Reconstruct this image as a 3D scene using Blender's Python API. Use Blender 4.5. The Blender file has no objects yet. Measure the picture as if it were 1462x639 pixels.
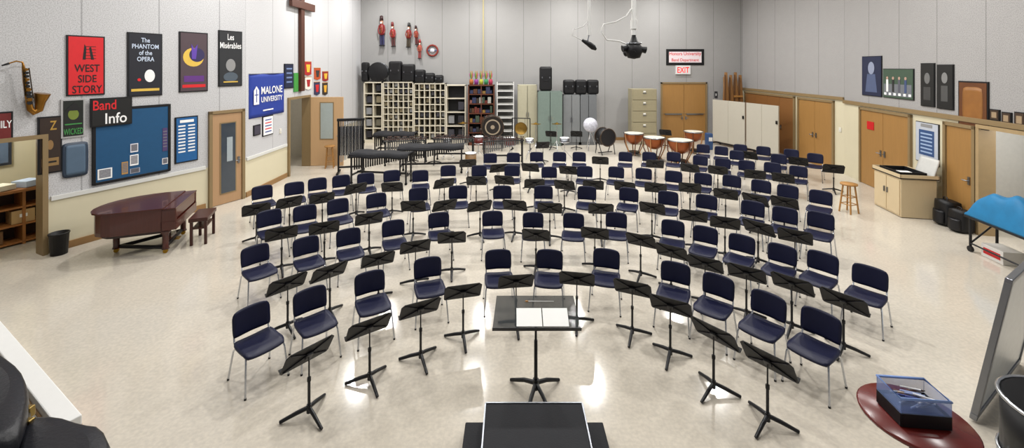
import bpy, bmesh, math, random
from mathutils import Vector, Matrix
random.seed(7)
F=600.0; H=3.3; HY=95.0; CX=731.0
scene=bpy.context.scene
COL=scene.collection
V=Vector
try:
    scene.view_settings.view_transform='Standard'
except Exception: pass

def fl(x,y,z=0.0):
    d=F*(H-z)/(y-HY); return V(((x-CX)/F*d,d,z))
def at(x,y,d): return V(((x-CX)/F*d,d,H-(y-HY)*d/F))
def hexc(h):
    r=[int(h[i:i+2],16)/255 for i in (0,2,4)]
    return tuple((c/12.92 if c<=0.04045 else ((c+0.055)/1.055)**2.4) for c in r)+(1,)
MATS={}
def mat(h,rough=0.5,metal=0.0,var=0.08,scale=12,spec=0.5,trans=0,alpha=1,emit=0,bump=0,kind=None,coat=0):
    key=(h,rough,metal,var,scale,spec,trans,alpha,emit,bump,kind,coat)
    if key in MATS: return MATS[key]
    m=bpy.data.materials.new('mat_'+h+'_'+str(len(MATS))); m.use_nodes=True
    nt=m.node_tree; b=nt.nodes['Principled BSDF']
    c=hexc(h)
    b.inputs['Roughness'].default_value=rough; b.inputs['Metallic'].default_value=metal
    b.inputs['Specular IOR Level'].default_value=spec
    b.inputs['Coat Weight'].default_value=coat
    b.inputs['Transmission Weight'].default_value=trans; b.inputs['Alpha'].default_value=alpha
    if emit:
        b.inputs['Emission Color'].default_value=c; b.inputs['Emission Strength'].default_value=emit
    tc=nt.nodes.new('ShaderNodeTexCoord')
    n=nt.nodes.new('ShaderNodeTexNoise'); n.inputs['Scale'].default_value=scale; n.inputs['Detail'].default_value=4
    src=tc.outputs['Object']
    if kind=='wood':
        mp=nt.nodes.new('ShaderNodeMapping'); mp.inputs['Scale'].default_value=(6,6,0.5)
        nt.links.new(src,mp.inputs[0]); src=mp.outputs[0]; n.inputs['Distortion'].default_value=1.0
    nt.links.new(src,n.inputs['Vector'])
    mx=nt.nodes.new('ShaderNodeMix'); mx.data_type='RGBA'
    mx.inputs[6].default_value=tuple(max(0,c[i]*(1-var)) for i in range(3))+(1,)
    mx.inputs[7].default_value=tuple(min(1,c[i]*(1+var)) for i in range(3))+(1,)
    nt.links.new(n.outputs['Fac'],mx.inputs[0])
    out=mx.outputs[2]
    if kind in('panel','tile'):
        sp=nt.nodes.new('ShaderNodeSeparateXYZ'); nt.links.new(tc.outputs['Object'],sp.inputs[0])
        def line(o,per,w):
            a=nt.nodes.new('ShaderNodeMath'); a.operation='PINGPONG'; a.inputs[1].default_value=per/2
            nt.links.new(o,a.inputs[0])
            l=nt.nodes.new('ShaderNodeMath'); l.operation='LESS_THAN'; l.inputs[1].default_value=w
            nt.links.new(a.outputs[0],l.inputs[0]); return l.outputs[0]
        if kind=='panel': lf=line(sp.outputs[0],1.22,0.012); dark=0.66
        else:
            l1=line(sp.outputs[0],0.61,0.003); l2=line(sp.outputs[1],0.61,0.003)
            mm=nt.nodes.new('ShaderNodeMath'); mm.operation='MAXIMUM'; nt.links.new(l1,mm.inputs[0]); nt.links.new(l2,mm.inputs[1]); lf=mm.outputs[0]; dark=0.9
            n2=nt.nodes.new('ShaderNodeTexNoise'); n2.inputs['Scale'].default_value=1.3; n2.inputs['Detail'].default_value=6
            nt.links.new(tc.outputs['Object'],n2.inputs['Vector'])
            mr_=nt.nodes.new('ShaderNodeMapRange'); mr_.inputs[3].default_value=rough-.04; mr_.inputs[4].default_value=rough+.06
            nt.links.new(n2.outputs['Fac'],mr_.inputs[0]); nt.links.new(mr_.outputs[0],b.inputs['Roughness'])
            n3=nt.nodes.new('ShaderNodeTexNoise'); n3.inputs['Scale'].default_value=26; n3.inputs['Detail'].default_value=5
            nt.links.new(tc.outputs['Object'],n3.inputs['Vector'])
            cr3=nt.nodes.new('ShaderNodeValToRGB'); cr3.color_ramp.elements[0].position=.35; cr3.color_ramp.elements[1].position=.65; cr3.color_ramp.elements[0].color=(.87,.87,.88,1)
            nt.links.new(n3.outputs['Fac'],cr3.inputs[0])
            m5=nt.nodes.new('ShaderNodeMix'); m5.data_type='RGBA'; m5.blend_type='MULTIPLY'; m5.inputs[0].default_value=1
            nt.links.new(out,m5.inputs[6]); nt.links.new(cr3.outputs[0],m5.inputs[7]); out=m5.outputs[2]
        m2=nt.nodes.new('ShaderNodeMix'); m2.data_type='RGBA'
        nt.links.new(lf,m2.inputs[0]); nt.links.new(out,m2.inputs[6]); m2.inputs[7].default_value=tuple(c[i]*dark for i in range(3))+(1,)
        out=m2.outputs[2]
    if kind=='panel':
        v=nt.nodes.new('ShaderNodeTexNoise'); v.inputs['Scale'].default_value=60; v.inputs['Detail'].default_value=6
        nt.links.new(tc.outputs['Object'],v.inputs['Vector'])
        cr=nt.nodes.new('ShaderNodeValToRGB'); cr.color_ramp.elements[0].position=0.38; cr.color_ramp.elements[1].position=0.55
        cr.color_ramp.elements[0].color=(0.72,0.72,0.72,1)
        nt.links.new(v.outputs['Fac'],cr.inputs[0])
        m3=nt.nodes.new('ShaderNodeMix'); m3.data_type='RGBA'; m3.blend_type='MULTIPLY'; m3.inputs[0].default_value=1
        nt.links.new(out,m3.inputs[6]); nt.links.new(cr.outputs[0],m3.inputs[7]); out=m3.outputs[2]
    nt.links.new(out,b.inputs['Base Color'])
    if bump:
        bp=nt.nodes.new('ShaderNodeBump'); bp.inputs['Strength'].default_value=bump; bp.inputs['Distance'].default_value=0.01
        nt.links.new(n.outputs['Fac'],bp.inputs['Height']); nt.links.new(bp.outputs[0],b.inputs['Normal'])
    MATS[key]=m; return m

class MB:
    def __init__(s): s.v=[];s.f=[];s.m=[];s.s=[];s.mats=[]
    def add(s,vs,fs,mt,M=None,smooth=False):
        if mt not in s.mats: s.mats.append(mt)
        k=s.mats.index(mt); o=len(s.v)
        s.v+= [ (M@V(p)) if M else V(p) for p in vs]
        for f in fs: s.f.append([i+o for i in f]); s.m.append(k); s.s.append(smooth)
        return s
    def box(s,c,size,mt,bev=0,M=None,R=None,seg=2):
        bm=bmesh.new(); bmesh.ops.create_cube(bm,size=1)
        for v in bm.verts: v.co=V((v.co.x*size[0],v.co.y*size[1],v.co.z*size[2]))
        if bev: bmesh.ops.bevel(bm,geom=list(bm.edges),offset=bev,segments=seg,profile=0.5,affect='EDGES')
        T=Matrix.Translation(V(c))
        if R: T=T@R
        if M: T=M@T
        bm.verts.index_update()
        s.add([v.co.copy() for v in bm.verts],[[v.index for v in f.verts] for f in bm.faces],mt,T)
        bm.free(); return s
    def tube(s,pts,r,mt,seg=8,M=None,closed=False):
        pts=[V(p) for p in pts]; n=len(pts)
        rs=r if isinstance(r,(list,tuple)) else [r]*n
        vs=[];fs=[];prev=None
        for i,p in enumerate(pts):
            a=pts[i-1] if (i>0 or closed) else p; b=pts[(i+1)%n] if (i<n-1 or closed) else p
            t=(b-a).normalized()
            if prev is None:
                up=V((0,0,1)) if abs(t.z)<0.9 else V((1,0,0)); x=t.cross(up).normalized()
            else:
                x=(prev-t*prev.dot(t)).normalized()
            prev=x; y=t.cross(x)
            for k in range(seg):
                an=2*math.pi*k/seg; vs.append(p+(x*math.cos(an)+y*math.sin(an))*rs[i])
        m=n if closed else n-1
        for i in range(m):
            j=(i+1)%n
            for k in range(seg):
                k2=(k+1)%seg; fs.append([i*seg+k,i*seg+k2,j*seg+k2,j*seg+k])
        s.add(vs,fs,mt,M,True)
        if not closed:
            s.add(vs[:seg],[list(range(seg))],mt,M); s.add(vs[-seg:],[list(range(seg))],mt,M)
        return s
    def cyl(s,a,b,r,mt,r2=None,seg=16,M=None): return s.tube([a,b],[r,r if r2 is None else r2],mt,seg,M)
    def lathe(s,prof,mt,seg=24,M=None,smooth=True):
        vs=[];fs=[]
        for r,z in prof:
            for k in range(seg):
                an=2*math.pi*k/seg; vs.append((max(r,1e-4)*math.cos(an),max(r,1e-4)*math.sin(an),z))
        for i in range(len(prof)-1):
            for k in range(seg):
                k2=(k+1)%seg; fs.append([i*seg+k,i*seg+k2,(i+1)*seg+k2,(i+1)*seg+k])
        return s.add(vs,fs,mt,M,smooth)
    def prism(s,poly,y0,y1,mt,M=None):   # polygon in xz, extruded along y
        n=len(poly)
        vs=[(p[0],y0,p[1]) for p in poly]+[(p[0],y1,p[1]) for p in poly]
        fs=[list(range(n)),list(range(2*n-1,n-1,-1))]+[[i,(i+1)%n,n+(i+1)%n,n+i] for i in range(n)]
        return s.add(vs,fs,mt,M)
    def slab(s,fn,off,mt,n=8,M=None):
        off=V(off); g=[]
        for j in range(n+1):
            for i in range(n+1): g.append(V(fn(-1+2*i/n,-1+2*j/n)))
        N=len(g); vs=g+[p+off for p in g]; fs=[]
        for j in range(n):
            for i in range(n):
                a=j*(n+1)+i; q=[a,a+1,a+n+2,a+n+1]; fs.append(q); fs.append([N+k for k in reversed(q)])
        ring=[i for i in range(n+1)]+[j*(n+1)+n for j in range(1,n+1)]+[n*(n+1)+i for i in range(n-1,-1,-1)]+[j*(n+1) for j in range(n-1,0,-1)]
        for a,b in zip(ring,ring[1:]+ring[:1]): fs.append([a,b,N+b,N+a])
        return s.add(vs,fs,mt,M,True)
    def text(s,t,x0,z0,x1,z1,mt,y=-0.01,M=None):
        cu=bpy.data.curves.new('t','FONT'); cu.body=t; cu.size=1; cu.align_x='CENTER'; cu.offset=0.012; cu.resolution_u=3
        ob=bpy.data.objects.new('t',cu); COL.objects.link(ob); bpy.context.view_layer.update()
        me=bpy.data.meshes.new_from_object(ob.evaluated_get(bpy.context.evaluated_depsgraph_get()))
        xs=[v.co.x for v in me.vertices]; ys=[v.co.y for v in me.vertices]
        ax,bx,ay,by=min(xs),max(xs),min(ys),max(ys)
        vs=[(x0+(v.co.x-ax)/(bx-ax)*(x1-x0), y, z0+(v.co.y-ay)/(by-ay)*(z1-z0)) for v in me.vertices]
        s.add(vs,[list(p.vertices) for p in me.polygons],mt,M)
        bpy.data.objects.remove(ob); bpy.data.meshes.remove(me); bpy.data.curves.remove(cu); return s
    def obj(s,name,M=None,parent=None,**kw):
        me=bpy.data.meshes.new(name); me.from_pydata([tuple(v) for v in s.v],[],s.f)
        for m in s.mats: me.materials.append(m)
        for i,p in enumerate(me.polygons): p.material_index=s.m[i]; p.use_smooth=s.s[i]
        bm=bmesh.new(); bm.from_mesh(me); bmesh.ops.recalc_face_normals(bm,faces=bm.faces); bm.to_mesh(me); bm.free()
        ob=bpy.data.objects.new(name,me); COL.objects.link(ob)
        if parent: ob.parent=parent
        if M is not None: ob.matrix_local=M
        for k,v in kw.items(): ob[k]=v
        return ob
def empty(name,M,label,category,group=None):
    e=bpy.data.objects.new(name,None); e.empty_display_size=0.1; COL.objects.link(e); e.matrix_local=M
    e['label']=label; e['category']=category
    if group: e['group']=group
    return e
def dup(o,M=None,parent=None,label=None):
    c=o.copy(); COL.objects.link(c)
    if parent: c.parent=parent
    if M is not None: c.matrix_local=M
    if label: c['label']=label
    for ch in list(o.children):
        dup(ch,ch.matrix_local.copy(),c)
    return c
def TM(loc,ang=0,sc=None):
    M=Matrix.Translation(V(loc))@Matrix.Rotation(ang,4,'Z')
    if sc: M=M@Matrix.Diagonal((sc,sc,sc,1))
    return M
def circ(r,n=20,cx=0,cz=0,rz=None): 
    rz=rz or r
    return [(cx+r*math.cos(2*math.pi*i/n),cz+rz*math.sin(2*math.pi*i/n)) for i in range(n)]

# ---------------- materials
M_black=mat('0d1130',0.48,var=0.15,spec=.35); M_blk=mat('0a0a0e',0.5,spec=.4); M_blk2=mat('131317',0.38,spec=.4)
M_desk=mat('08080c',0.5,spec=0.35)
M_chrome=mat('c9ccd2',0.22,1.0,var=0.03); M_steel=mat('8d9096',0.35,1.0)
M_white=mat('dededc',0.5,var=0.03); M_paper=mat('ededea',0.7,var=0.02)
M_floor=mat('c9c1b3',0.10,var=0.06,scale=3,kind='tile',spec=0.5)
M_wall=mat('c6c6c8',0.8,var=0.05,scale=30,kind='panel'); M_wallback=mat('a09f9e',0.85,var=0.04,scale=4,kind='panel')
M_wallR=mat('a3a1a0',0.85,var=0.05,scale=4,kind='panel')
M_cream=mat('cfc7ac',0.6,var=0.04,scale=3); M_base=mat('8e6c42',0.5,kind='wood')
M_trim=mat('d2d2ce',0.5,var=0.03); M_frame=mat('86714f',0.5,var=0.05)
M_doorL=mat('ad8a66',0.45,var=0.06,scale=3,kind='wood'); M_doorR=mat('9c7440',0.45,var=0.12,scale=3,kind='wood')
M_mahog=mat('46180f',0.27,var=0.25,scale=4,coat=0.25,kind='wood'); M_red=mat('c01018',0.5); M_gold=mat('a8822e',0.3,1.0)
M_glassdark=mat('39424c',0.08,spec=0.8); M_blue=mat('0c4a74',0.7,bump=0.1)
M_copper=mat('8e4a20',0.32,0.45,var=.2,scale=3); M_skin=mat('d4ccba',0.5); M_pine=mat('a8793f',0.5,var=0.15,kind='wood')

# ---------------- walls
class Wall:
    def __init__(s,p0,p1):
        s.p0=V((p0[0],p0[1],0)); s.p1=V((p1[0],p1[1],0)); s.u=(s.p1-s.p0).normalized(); s.L=(s.p1-s.p0).length
        s.ang=math.atan2(s.u.y,s.u.x); s.M=TM(s.p0,s.ang)
    def hit(s,x,y):
        k=(x-CX)/F
        t=(k*s.p0.y-s.p0.x)/(s.u.x-k*s.u.y); d=s.p0.y+t*s.u.y
        return t,H-(y-HY)*d/F
    def rect(s,x0,y0,x1,y1):
        t0,_=s.hit(x0,y0); t1,_=s.hit(x1,y0); xm=(x0+x1)/2
        _,zt=s.hit(xm,y0); _,zb=s.hit(xm,y1)
        return t0,t1,zb,zt
    def place(s,x0,y0,x1,y1,off=0.0):
        t0,t1,zb,zt=s.rect(x0,y0,x1,y1)
        return s.M@Matrix.Translation(V(((t0+t1)/2,-off,(zb+zt)/2))),abs(t1-t0),zt-zb
A=Wall((-9.55,4.5),(-6.72,10.6)); Bw=Wall((-6.72,10.6),(-6.8,18.9)); C=Wall((-6.8,18.9),(10.36,18.9))
D=Wall((10.36,18.9),(10.2,12.9)); E=Wall((10.2,12.9),(8.72,6.05))
HT=7.0; TH=0.2
def build_wall(W,name,bands,holes):
    mb=MB(); cuts=sorted(set([0,W.L]+[h[0] for h in holes]+[h[1] for h in holes]))
    for a,b in zip(cuts,cuts[1:]):
        zlo=0
        for h in holes:
            if a>=h[0]-1e-4 and b<=h[1]+1e-4: zlo=h[2]
        for z0,z1,m in bands:
            z0=max(z0,zlo)
            if z1>z0: mb.box(((a+b)/2,TH/2,(z0+z1)/2),(b-a,TH,z1-z0),m)
    return mb.obj(name,W.M,kind='structure')
tA0,_=A.hit(-40,300); tA1,_=A.hit(63,300)
hB0,_=Bw.hit(411,200); hB1,_=Bw.hit(441,200)
hE0,_=E.hit(1400,300); hE1,_=E.hit(1475,300)
build_wall(A,'wall_left',[(0,0.95,M_cream),(0.95,HT,M_wall)],[(tA0,tA1,2.05)])
build_wall(Bw,'wall_left_far',[(0,0.95,M_cream),(0.95,HT,M_wall)],[(hB0,hB1,2.3)])
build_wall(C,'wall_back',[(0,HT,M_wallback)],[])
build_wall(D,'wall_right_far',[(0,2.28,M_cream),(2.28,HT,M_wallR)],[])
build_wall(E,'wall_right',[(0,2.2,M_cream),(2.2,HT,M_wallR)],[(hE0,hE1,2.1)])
MB().box((0,9,-0.05),(30,24,0.1),M_floor).obj('floor',kind='structure')
MB().box((0.5,9.5,HT+0.05),(24,20,0.1),M_white).obj('ceiling',kind='structure')
def strip(W,a,b,z0,z1,m,name,th=0.03):
    MB().box(((a+b)/2,-th/2,(z0+z1)/2),(b-a,th,z1-z0),m,0.004).obj(name,W.M,kind='structure')
d1a,d1b,_,d1t=A.rect(297,156,348,290)
strip(A,tA1+0.08,d1a-.06,0,0.13,M_base,'baseboard_left'); strip(Bw,0,hB0-.08,0,0.13,M_base,'baseboard_left_far')
strip(A,tA1+0.08,d1a-.06,0.92,1.0,M_trim,'trim_1'); strip(Bw,0.02,hB0-.08,0.92,1.0,M_trim,'trim_2')
strip(Bw,hB1+.08,Bw.L,0,0.13,M_base,'baseboard_left_end'); strip(Bw,hB1+.08,Bw.L,.92,1.0,M_trim,'trim_3')
strip(D,0,D.L,2.26,2.36,M_frame,'trim_4',0.05); strip(E,0,E.L,2.18,2.28,M_frame,'trim_5',0.05)
strip(C,0,C.L,0,0.13,M_base,'baseboard_back')
def opening_frame(W,a,b,zt,name,m=M_frame,mull=()):
    mb=MB()
    for t in (a,b): mb.box((t,TH/2-0.02,zt/2),(0.07,TH+0.08,zt),m)
    mb.box(((a+b)/2,TH/2-0.02,zt+0.03),(b-a+0.07,TH+0.08,0.07),m)
    for q in mull: mb.box((a+(b-a)*q,TH/2,zt/2),(0.05,TH*.3,zt),m)
    mb.obj(name,W.M,kind='structure')
opening_frame(A,tA0,tA1,2.05,'trim_6'); opening_frame(Bw,hB0,hB1,2.3,'trim_7'); opening_frame(E,hE0,hE1,2.1,'trim_8',m=mat('a48c66',.5))
def side_room(W,a,b,dep,h,m,name):
    mb=MB()
    mb.box(((a+b)/2,TH+dep,h/2),(b-a,0.05,h),m)
    mb.box((a,TH+dep/2,h/2),(0.05,dep,h),m); mb.box((b,TH+dep/2,h/2),(0.05,dep,h),m)
    mb.box(((a+b)/2,TH+dep/2,h),(b-a,dep,0.05),m)
    mb.obj(name,W.M,kind='structure')
side_room(A,tA0-0.5,tA1+1.2,2.6,2.5,M_cream,'wall_office')
side_room(Bw,hB0-.4,hB1+1.6,2.2,2.6,mat('c4beb0',.7),'wall_closet')
side_room(E,hE0-1.2,hE1+.3,1.8,2.5,mat('d2d0cb',.7),'wall_corridor')
mb=MB()
tt=hE0-.95
for q in range(3): mb.box((tt+.5*q,TH+1.72,1.1),(.05,.05,2.2),M_frame)
mb.box((tt+.5,TH+1.72,2.18),(1.05,.05,.06),M_frame); mb.box((tt+.5,TH+1.72,.9),(1.05,.05,.05),M_frame); mb.box((tt+.5,TH+1.735,1.5),(1.0,.02,1.2),mat('8a949c',.15))
mb.obj('window_2',E.M,kind='structure')

# ---------------- doors
dn=[0]
def door(W,x0,y0,x1,z=None,leaves=2,m=M_doorR,window=None,zt=None,extra=None):
    dn[0]+=1
    t0,_=W.hit(x0,200); t1,_=W.hit(x1,200); 
    if zt is None: _,zt=W.hit((x0+x1)/2,y0)
    w=t1-t0; mb=MB(); fw=0.07
    mb.box((fw/2,-0.02,zt/2),(fw,0.08,zt),M_frame); mb.box((w-fw/2,-0.02,zt/2),(fw,0.08,zt),M_frame); mb.box((w/2,-0.02,zt-fw/2),(w,0.08,fw),M_frame)
    lw=(w-2*fw)/leaves
    for i in range(leaves):
        cx=fw+lw*(i+.5)
        mb.box((cx,-0.012,(zt-fw)/2),(lw-0.012,0.04,zt-fw-0.02),m,0.003)
        hx=cx+(lw/2-0.08)*(1 if (i%2==0) else -1)
        if leaves==1: hx=cx+lw/2-0.08
        mb.box((hx,-0.04,1.0),(0.05,0.02,0.16),M_steel); mb.tube([(hx,-0.04,1.0),(hx,-0.09,1.0),(hx-0.1 if i%2==0 else hx+.1,-0.09,1.0)],0.011,M_steel)
    if window:
        a,b,c,d=window
        mb.box((w*(a+b)/2,-0.034,zt*(c+d)/2),(w*(b-a)+0.05,0.02,zt*(d-c)+0.05),M_frame)
        mb.box((w*(a+b)/2,-0.042,zt*(c+d)/2),(w*(b-a),0.012,zt*(d-c)),M_glassdark)
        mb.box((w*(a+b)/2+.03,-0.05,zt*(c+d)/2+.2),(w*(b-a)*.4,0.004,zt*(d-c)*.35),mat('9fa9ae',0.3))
    if extra: extra(mb,w,zt)
    return mb.obj('door_%d'%dn[0],W.M@Matrix.Translation(V((t0,0,0))),kind='structure')
door(A,297,157,348,leaves=1,m=M_doorL,window=(0.32,0.72,0.12,0.86))
def redsign(mb,w,zt): mb.box((w*.25,-0.04,zt*.78),(.3,.01,.22),M_red)
door(E,1229,153,1303,extra=redsign,zt=2.15)
door(D,1140,137,1192,zt=2.22)
door(D,1064,120,1136,leaves=4,zt=2.22,m=mat('84592f',0.5,kind='wood'))
door(E,1350,182,1396,leaves=1,zt=2.12)
def bar(mb,w,zt):
    for s in(.27,.73): mb.box((w*s,-0.06,zt*.45),(w*.36,.03,.06),M_steel)
    mb.box((w/2,-0.035,zt*.46),(w,.02,.03),M_frame)
door(C,943,117,1009,zt=2.6,extra=bar)
hp=Bw.M@V((hB1,0,0))
e=empty('door_leaf',TM((hp.x+.06,hp.y+0.0,0.0),math.radians(2)),'open tan wooden door leaf with tall window','door')
mdl=mat('c8a47a',.45,var=.05,scale=3,kind='wood')
MB().box((0.54,0,1.15),(1.07,0.045,2.28),mdl,0.004).obj('leaf_panel',parent=e)
MB().box((0.54,-0.025,1.5),(0.46,0.02,1.24),M_frame).box((0.54,-0.034,1.5),(0.4,0.01,1.18),mat('a6b0ae',0.15)).obj('window_pane',parent=e)
MB().tube([(0.99,-.02,1.0),(0.99,-.08,1.0),(0.88,-.08,1.0)],.012,M_steel).obj('door_handle',parent=e)

# ---------------- posters etc
def poster(name,W,x0,y0,x1,y1,bg,label,cat,fn=None,frame=M_blk,fw=0.025,off=0.0,M=None):
    if M is None: M,w,h=W.place(x0,y0,x1,y1,off)
    mb=MB(); mb.box((0,-0.012,0),(w,0.024,h),frame,0.003)
    mb.box((0,-0.026,0),(w-2*fw,0.006,h-2*fw),bg)
    if fn: fn(mb,w,h)
    o=mb.obj(name,M); o['label']=label; o['category']=cat; return o
Y=-0.031
def T(mb,t,x0,z0,x1,z1,m,w,h): mb.text(t,x0*w,z0*h,x1*w,z1*h,m,Y-0.002)
def blob(mb,cx,cz,r,m,w,h,rz=None,yy=Y): mb.prism([(cx*w+p[0]*w,cz*h+p[1]*w) for p in circ(r,20,0,0,rz)],yy,yy+0.002,m)
cW=mat('eeeeee',.6); cY=mat('d8b34a',.6); cR=mat('d01820',.6); cK=mat('0a0a0a',.6); cG=mat('3c8a45',.6); cGy=mat('8a8a8a',.6); cB=mat('1b3f8b',.6)
def f(mb,w,h):
    T(mb,'WEST\nSIDE\nSTORY',-.36,-.46,.42,.02,cK,w,h)
    for i in range(5): mb.box((.1*w,Y,(.12+.05*i)*h),(.3*w,.003,.008*h),cK)
    mb.prism([(-.1*w,.1*h),(-.02*w,.1*h),(.0*w,.3*h),(-.05*w,.36*h)],Y,Y+.002,cK); mb.prism([(.12*w,.1*h),(.2*w,.1*h),(.12*w,.32*h),(.07*w,.3*h)],Y,Y+.002,cK)
poster('poster',A,94,51,149,136,cR,'red musical theatre poster with black stacked title lettering','poster',f)
def f(mb,w,h):
    T(mb,'The\nPHANTOM\nof the\nOPERA',-.38,.05,.38,.42,mat('c8d4e8',.6),w,h)
    blob(mb,.12,-.18,.15,cW,w,h,.22); blob(mb,-.18,-.24,.05,cR,w,h); mb.box((0,Y,-.4*h),(.8*w,.003,.04*h),cY)
poster('poster',A,181,47,231,137,mat('121420',.6),'black musical poster with white title and pale shape','poster',f)
def f(mb,w,h):
    blob(mb,-.02,.08,.36,cY,w,h); blob(mb,.1,.12,.27,mat('2b2450',.6),w,h,yy=Y-.002); mb.prism([(-.08*w,.05*h),(.06*w,.05*h),(.12*w,.3*h),(0,.22*h),(-.1*w,.3*h)],Y-.005,Y-.003,mat('5a3aa0',.6))
    mb.box((0,Y,-.28*h),(.7*w,.004,.1*h),mat('5a2a78',.6)); mb.box((0,Y,-.4*h),(.8*w,.004,.05*h),cR)
poster('poster',A,255,46,296,131,mat('4a3a40',.6),'purple poster with yellow crescent and small figure shape','poster',f)
def f(mb,w,h):
    T(mb,'Les\nMisérables',-.44,.18,.44,.44,cW,w,h)
    blob(mb,.0,-.12,.2,cGy,w,h,.27); blob(mb,.0,-.33,.3,mat('4a5560',.6),w,h,.2); mb.box((0,Y,-.42*h),(.6*w,.003,.02*h),cY)
poster('poster',A,311,44,345,123,mat('1e2024',.6),'dark musical poster with white script title','poster',f)
def f(mb,w,h): T(mb,'WICKED',-.4,-.42,.4,-.26,cG,w,h); blob(mb,0,.1,.22,mat('6f7f2f',.6),w,h,.3); mb.prism([(-.36*w,.2*h),(.36*w,.2*h),(.05*w,.42*h)],Y-.003,Y,cK); mb.box((0,Y,-.15*h),(.7*w,.003,.03*h),cG)
poster('poster',A,86,141,121,196,mat('0d140d',.6),'black framed poster with green title lettering','poster',f,frame=mat('a9a9a9',.4),fw=.03)
def f(mb,w,h):
    T(mb,'Z',-.02,.26,.26,.42,mat('b08a3a',.6),w,h); blob(mb,0,.0,.13,mat('8a6a40',.6),w,h,.28); mb.box((0,Y,-.3*h),(.7*w,.003,.14*h),mat('8a6c40',.6)); mb.box((0,Y-.003,-.3*h),(.5*w,.003,.03*h),cK)
poster('poster',A,53,166,88,247,mat('2c1c12',.6),'dark brown poster with golden lettering and pale figure','poster',f)
def f(mb,w,h): T(mb,'FAMILY',-.45,-.05,.45,.2,cW,w,h)
poster('poster',A,-25,160,18,202,mat('6a1a1a',.6),'dark red poster with white FAMILY lettering','poster',f)
def f(mb,w,h):
    for i in range(9): mb.box((-.22*w,Y,(.3-.07*i)*h),(.3*w,.003,.03*h),cW); mb.box((.2*w,Y,(.3-.07*i)*h),(.3*w,.003,.03*h),cW)
    mb.box((0,Y,.4*h),(.6*w,.003,.06*h),cW)
poster('notice_poster',A,249,166,282,231,mat('155a94',.6),'blue framed notice sheet with white printed rows','poster',f,frame=M_blk2)
M,w,h=A.place(131,152,242,254)
e=empty('bulletin_board',M,'blue fabric bulletin board with black frame','bulletin board')
MB().box((0,-.02,0),(w-.08,.03,h-.08),M_blue).obj('board',parent=e)
mb=MB()
for sx in(-1,1): mb.box((sx*(w/2-.02),-.022,0),(.05,.044,h),M_blk,.004)
for sz in(-1,1): mb.box((0,-.022,sz*(h/2-.02)),(w-.05,.044,.05),M_blk,.004)
mb.obj('frame',parent=e)
for (px,py,pw,ph,c) in [(-.36,-.37,.17,.14,'eef0f0'),(-.12,-.34,.08,.17,'b08850'),(.0,-.08,.1,.12,'e9e9f0'),(0,-.25,.11,.15,'f4f4f4'),(.01,-.4,.13,.07,'9aa0b0'),(.42,-.02,.07,.34,'4a3a68'),(.42,-.34,.08,.09,'eeeeee')]:
    mb=MB(); mb.box((0,-.003,0),(pw*w,.004,ph*h),mat(c,.7))
    for i in range(6): mb.box((0,-.006,(.35-.13*i)*ph*h),(pw*w*.8,.001,.015*h),mat('707078',.7))
    o=mb.obj('pinned_notice',M@Matrix.Translation(V((px*w,-.036,py*h)))); o['label']='printed paper notice pinned to blue bulletin board'; o['category']='paper notice'; o['group']='notices on the bulletin board'
def f(mb,w,h): T(mb,'Band',-.44,.08,.1,.42,cR,w,h); T(mb,'Info',-.16,-.42,.36,-.04,cW,w,h)
o=poster('band_info_sign',A,126,139,186,179,cK,'black sign reading Band Info in red and white','sign',f,off=.05)
M,w,h=A.place(88,203,125,252)
mb=MB(); mb.slab(lambda u,v:(w/2*u*(1-.07*abs(v)**6),-.03,h/2*v*(1-.07*abs(u)**6)),(0,.028,0),mat('2c3a4c',.5),10); mb.slab(lambda u,v:((w/2-.04)*u*(1-.05*abs(v)**6),-.036,(h/2-.04)*v*(1-.05*abs(u)**6)),(0,.006,0),mat('4e6378',.6),10)
o=mb.obj('wall_panel',M); o['label']='small blue grey rounded panel under the poster'; o['category']='wall panel'
M,w,h=Bw.place(355,105,404,165)
mb=MB(); mB=mat('1a3690',.7); mb.slab(lambda u,v:(w/2*u,-.02+.01*math.sin(u*5),h/2*v),(0,.012,0),mB,12)
mb.text('MALONE',-.2*w,.02*h,.44*w,.2*h,cW,-.036); mb.text('UNIVERSITY',-.2*w,-.17*h,.44*w,-.04*h,cW,-.036)
mb.prism([(-.4*w,-.2*h),(-.26*w,-.2*h),(-.26*w,.12*h),(-.33*w,.22*h),(-.4*w,.12*h)],-.036,-.034,cW); mb.box((-.33*w,-.038,0),(.02*w,.002,.3*h),mB); mb.box((-.33*w,-.038,.02*h),(.1*w,.002,.02*h),mB)
mb.box((0,-.036,-.36*h),(.3*w,.002,.03*h),cW); mb.cyl((-w/2,-.02,h/2),(w/2,-.02,h/2),.012,M_steel)
o=mb.obj('banner',M); o['label']='blue university banner with white lettering and emblem'; o['category']='banner'
def f(mb,w,h):
    for i in range(4): mb.box((0,Y,(.3-.18*i)*h),(.6*w,.003,.06*h),mat('6b7fa8',.6))
poster('poster',Bw,405,91,418,126,mat('101a38',.6),'small dark blue poster beside the cross','poster',f)
poster('card',Bw,418.5,104,425,131,mat('3f8f3a',.6),'bright green card beside wooden cross','card',None,frame=cG)
poster('notice_poster',Bw,361,178,371,193,mat('3e3a48',.6),'small dark framed sheet under banner','poster',None)
def f(mb,w,h):
    for i in range(5): mb.box((0,Y,(.3-.15*i)*h),(.6*w,.003,.05*h),cR if i%2 else cB)
poster('notice_poster',Bw,374,165,389,193,cW,'white printed notice with coloured lines','poster',f)
t,z=Bw.hit(428,130)
e=empty('wall_cross',Bw.M@Matrix.Translation(V((t,0,z))),'tall dark brown wooden cross mounted on wall','cross')
mw=mat('4a2413',.5,kind='wood')
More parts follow.
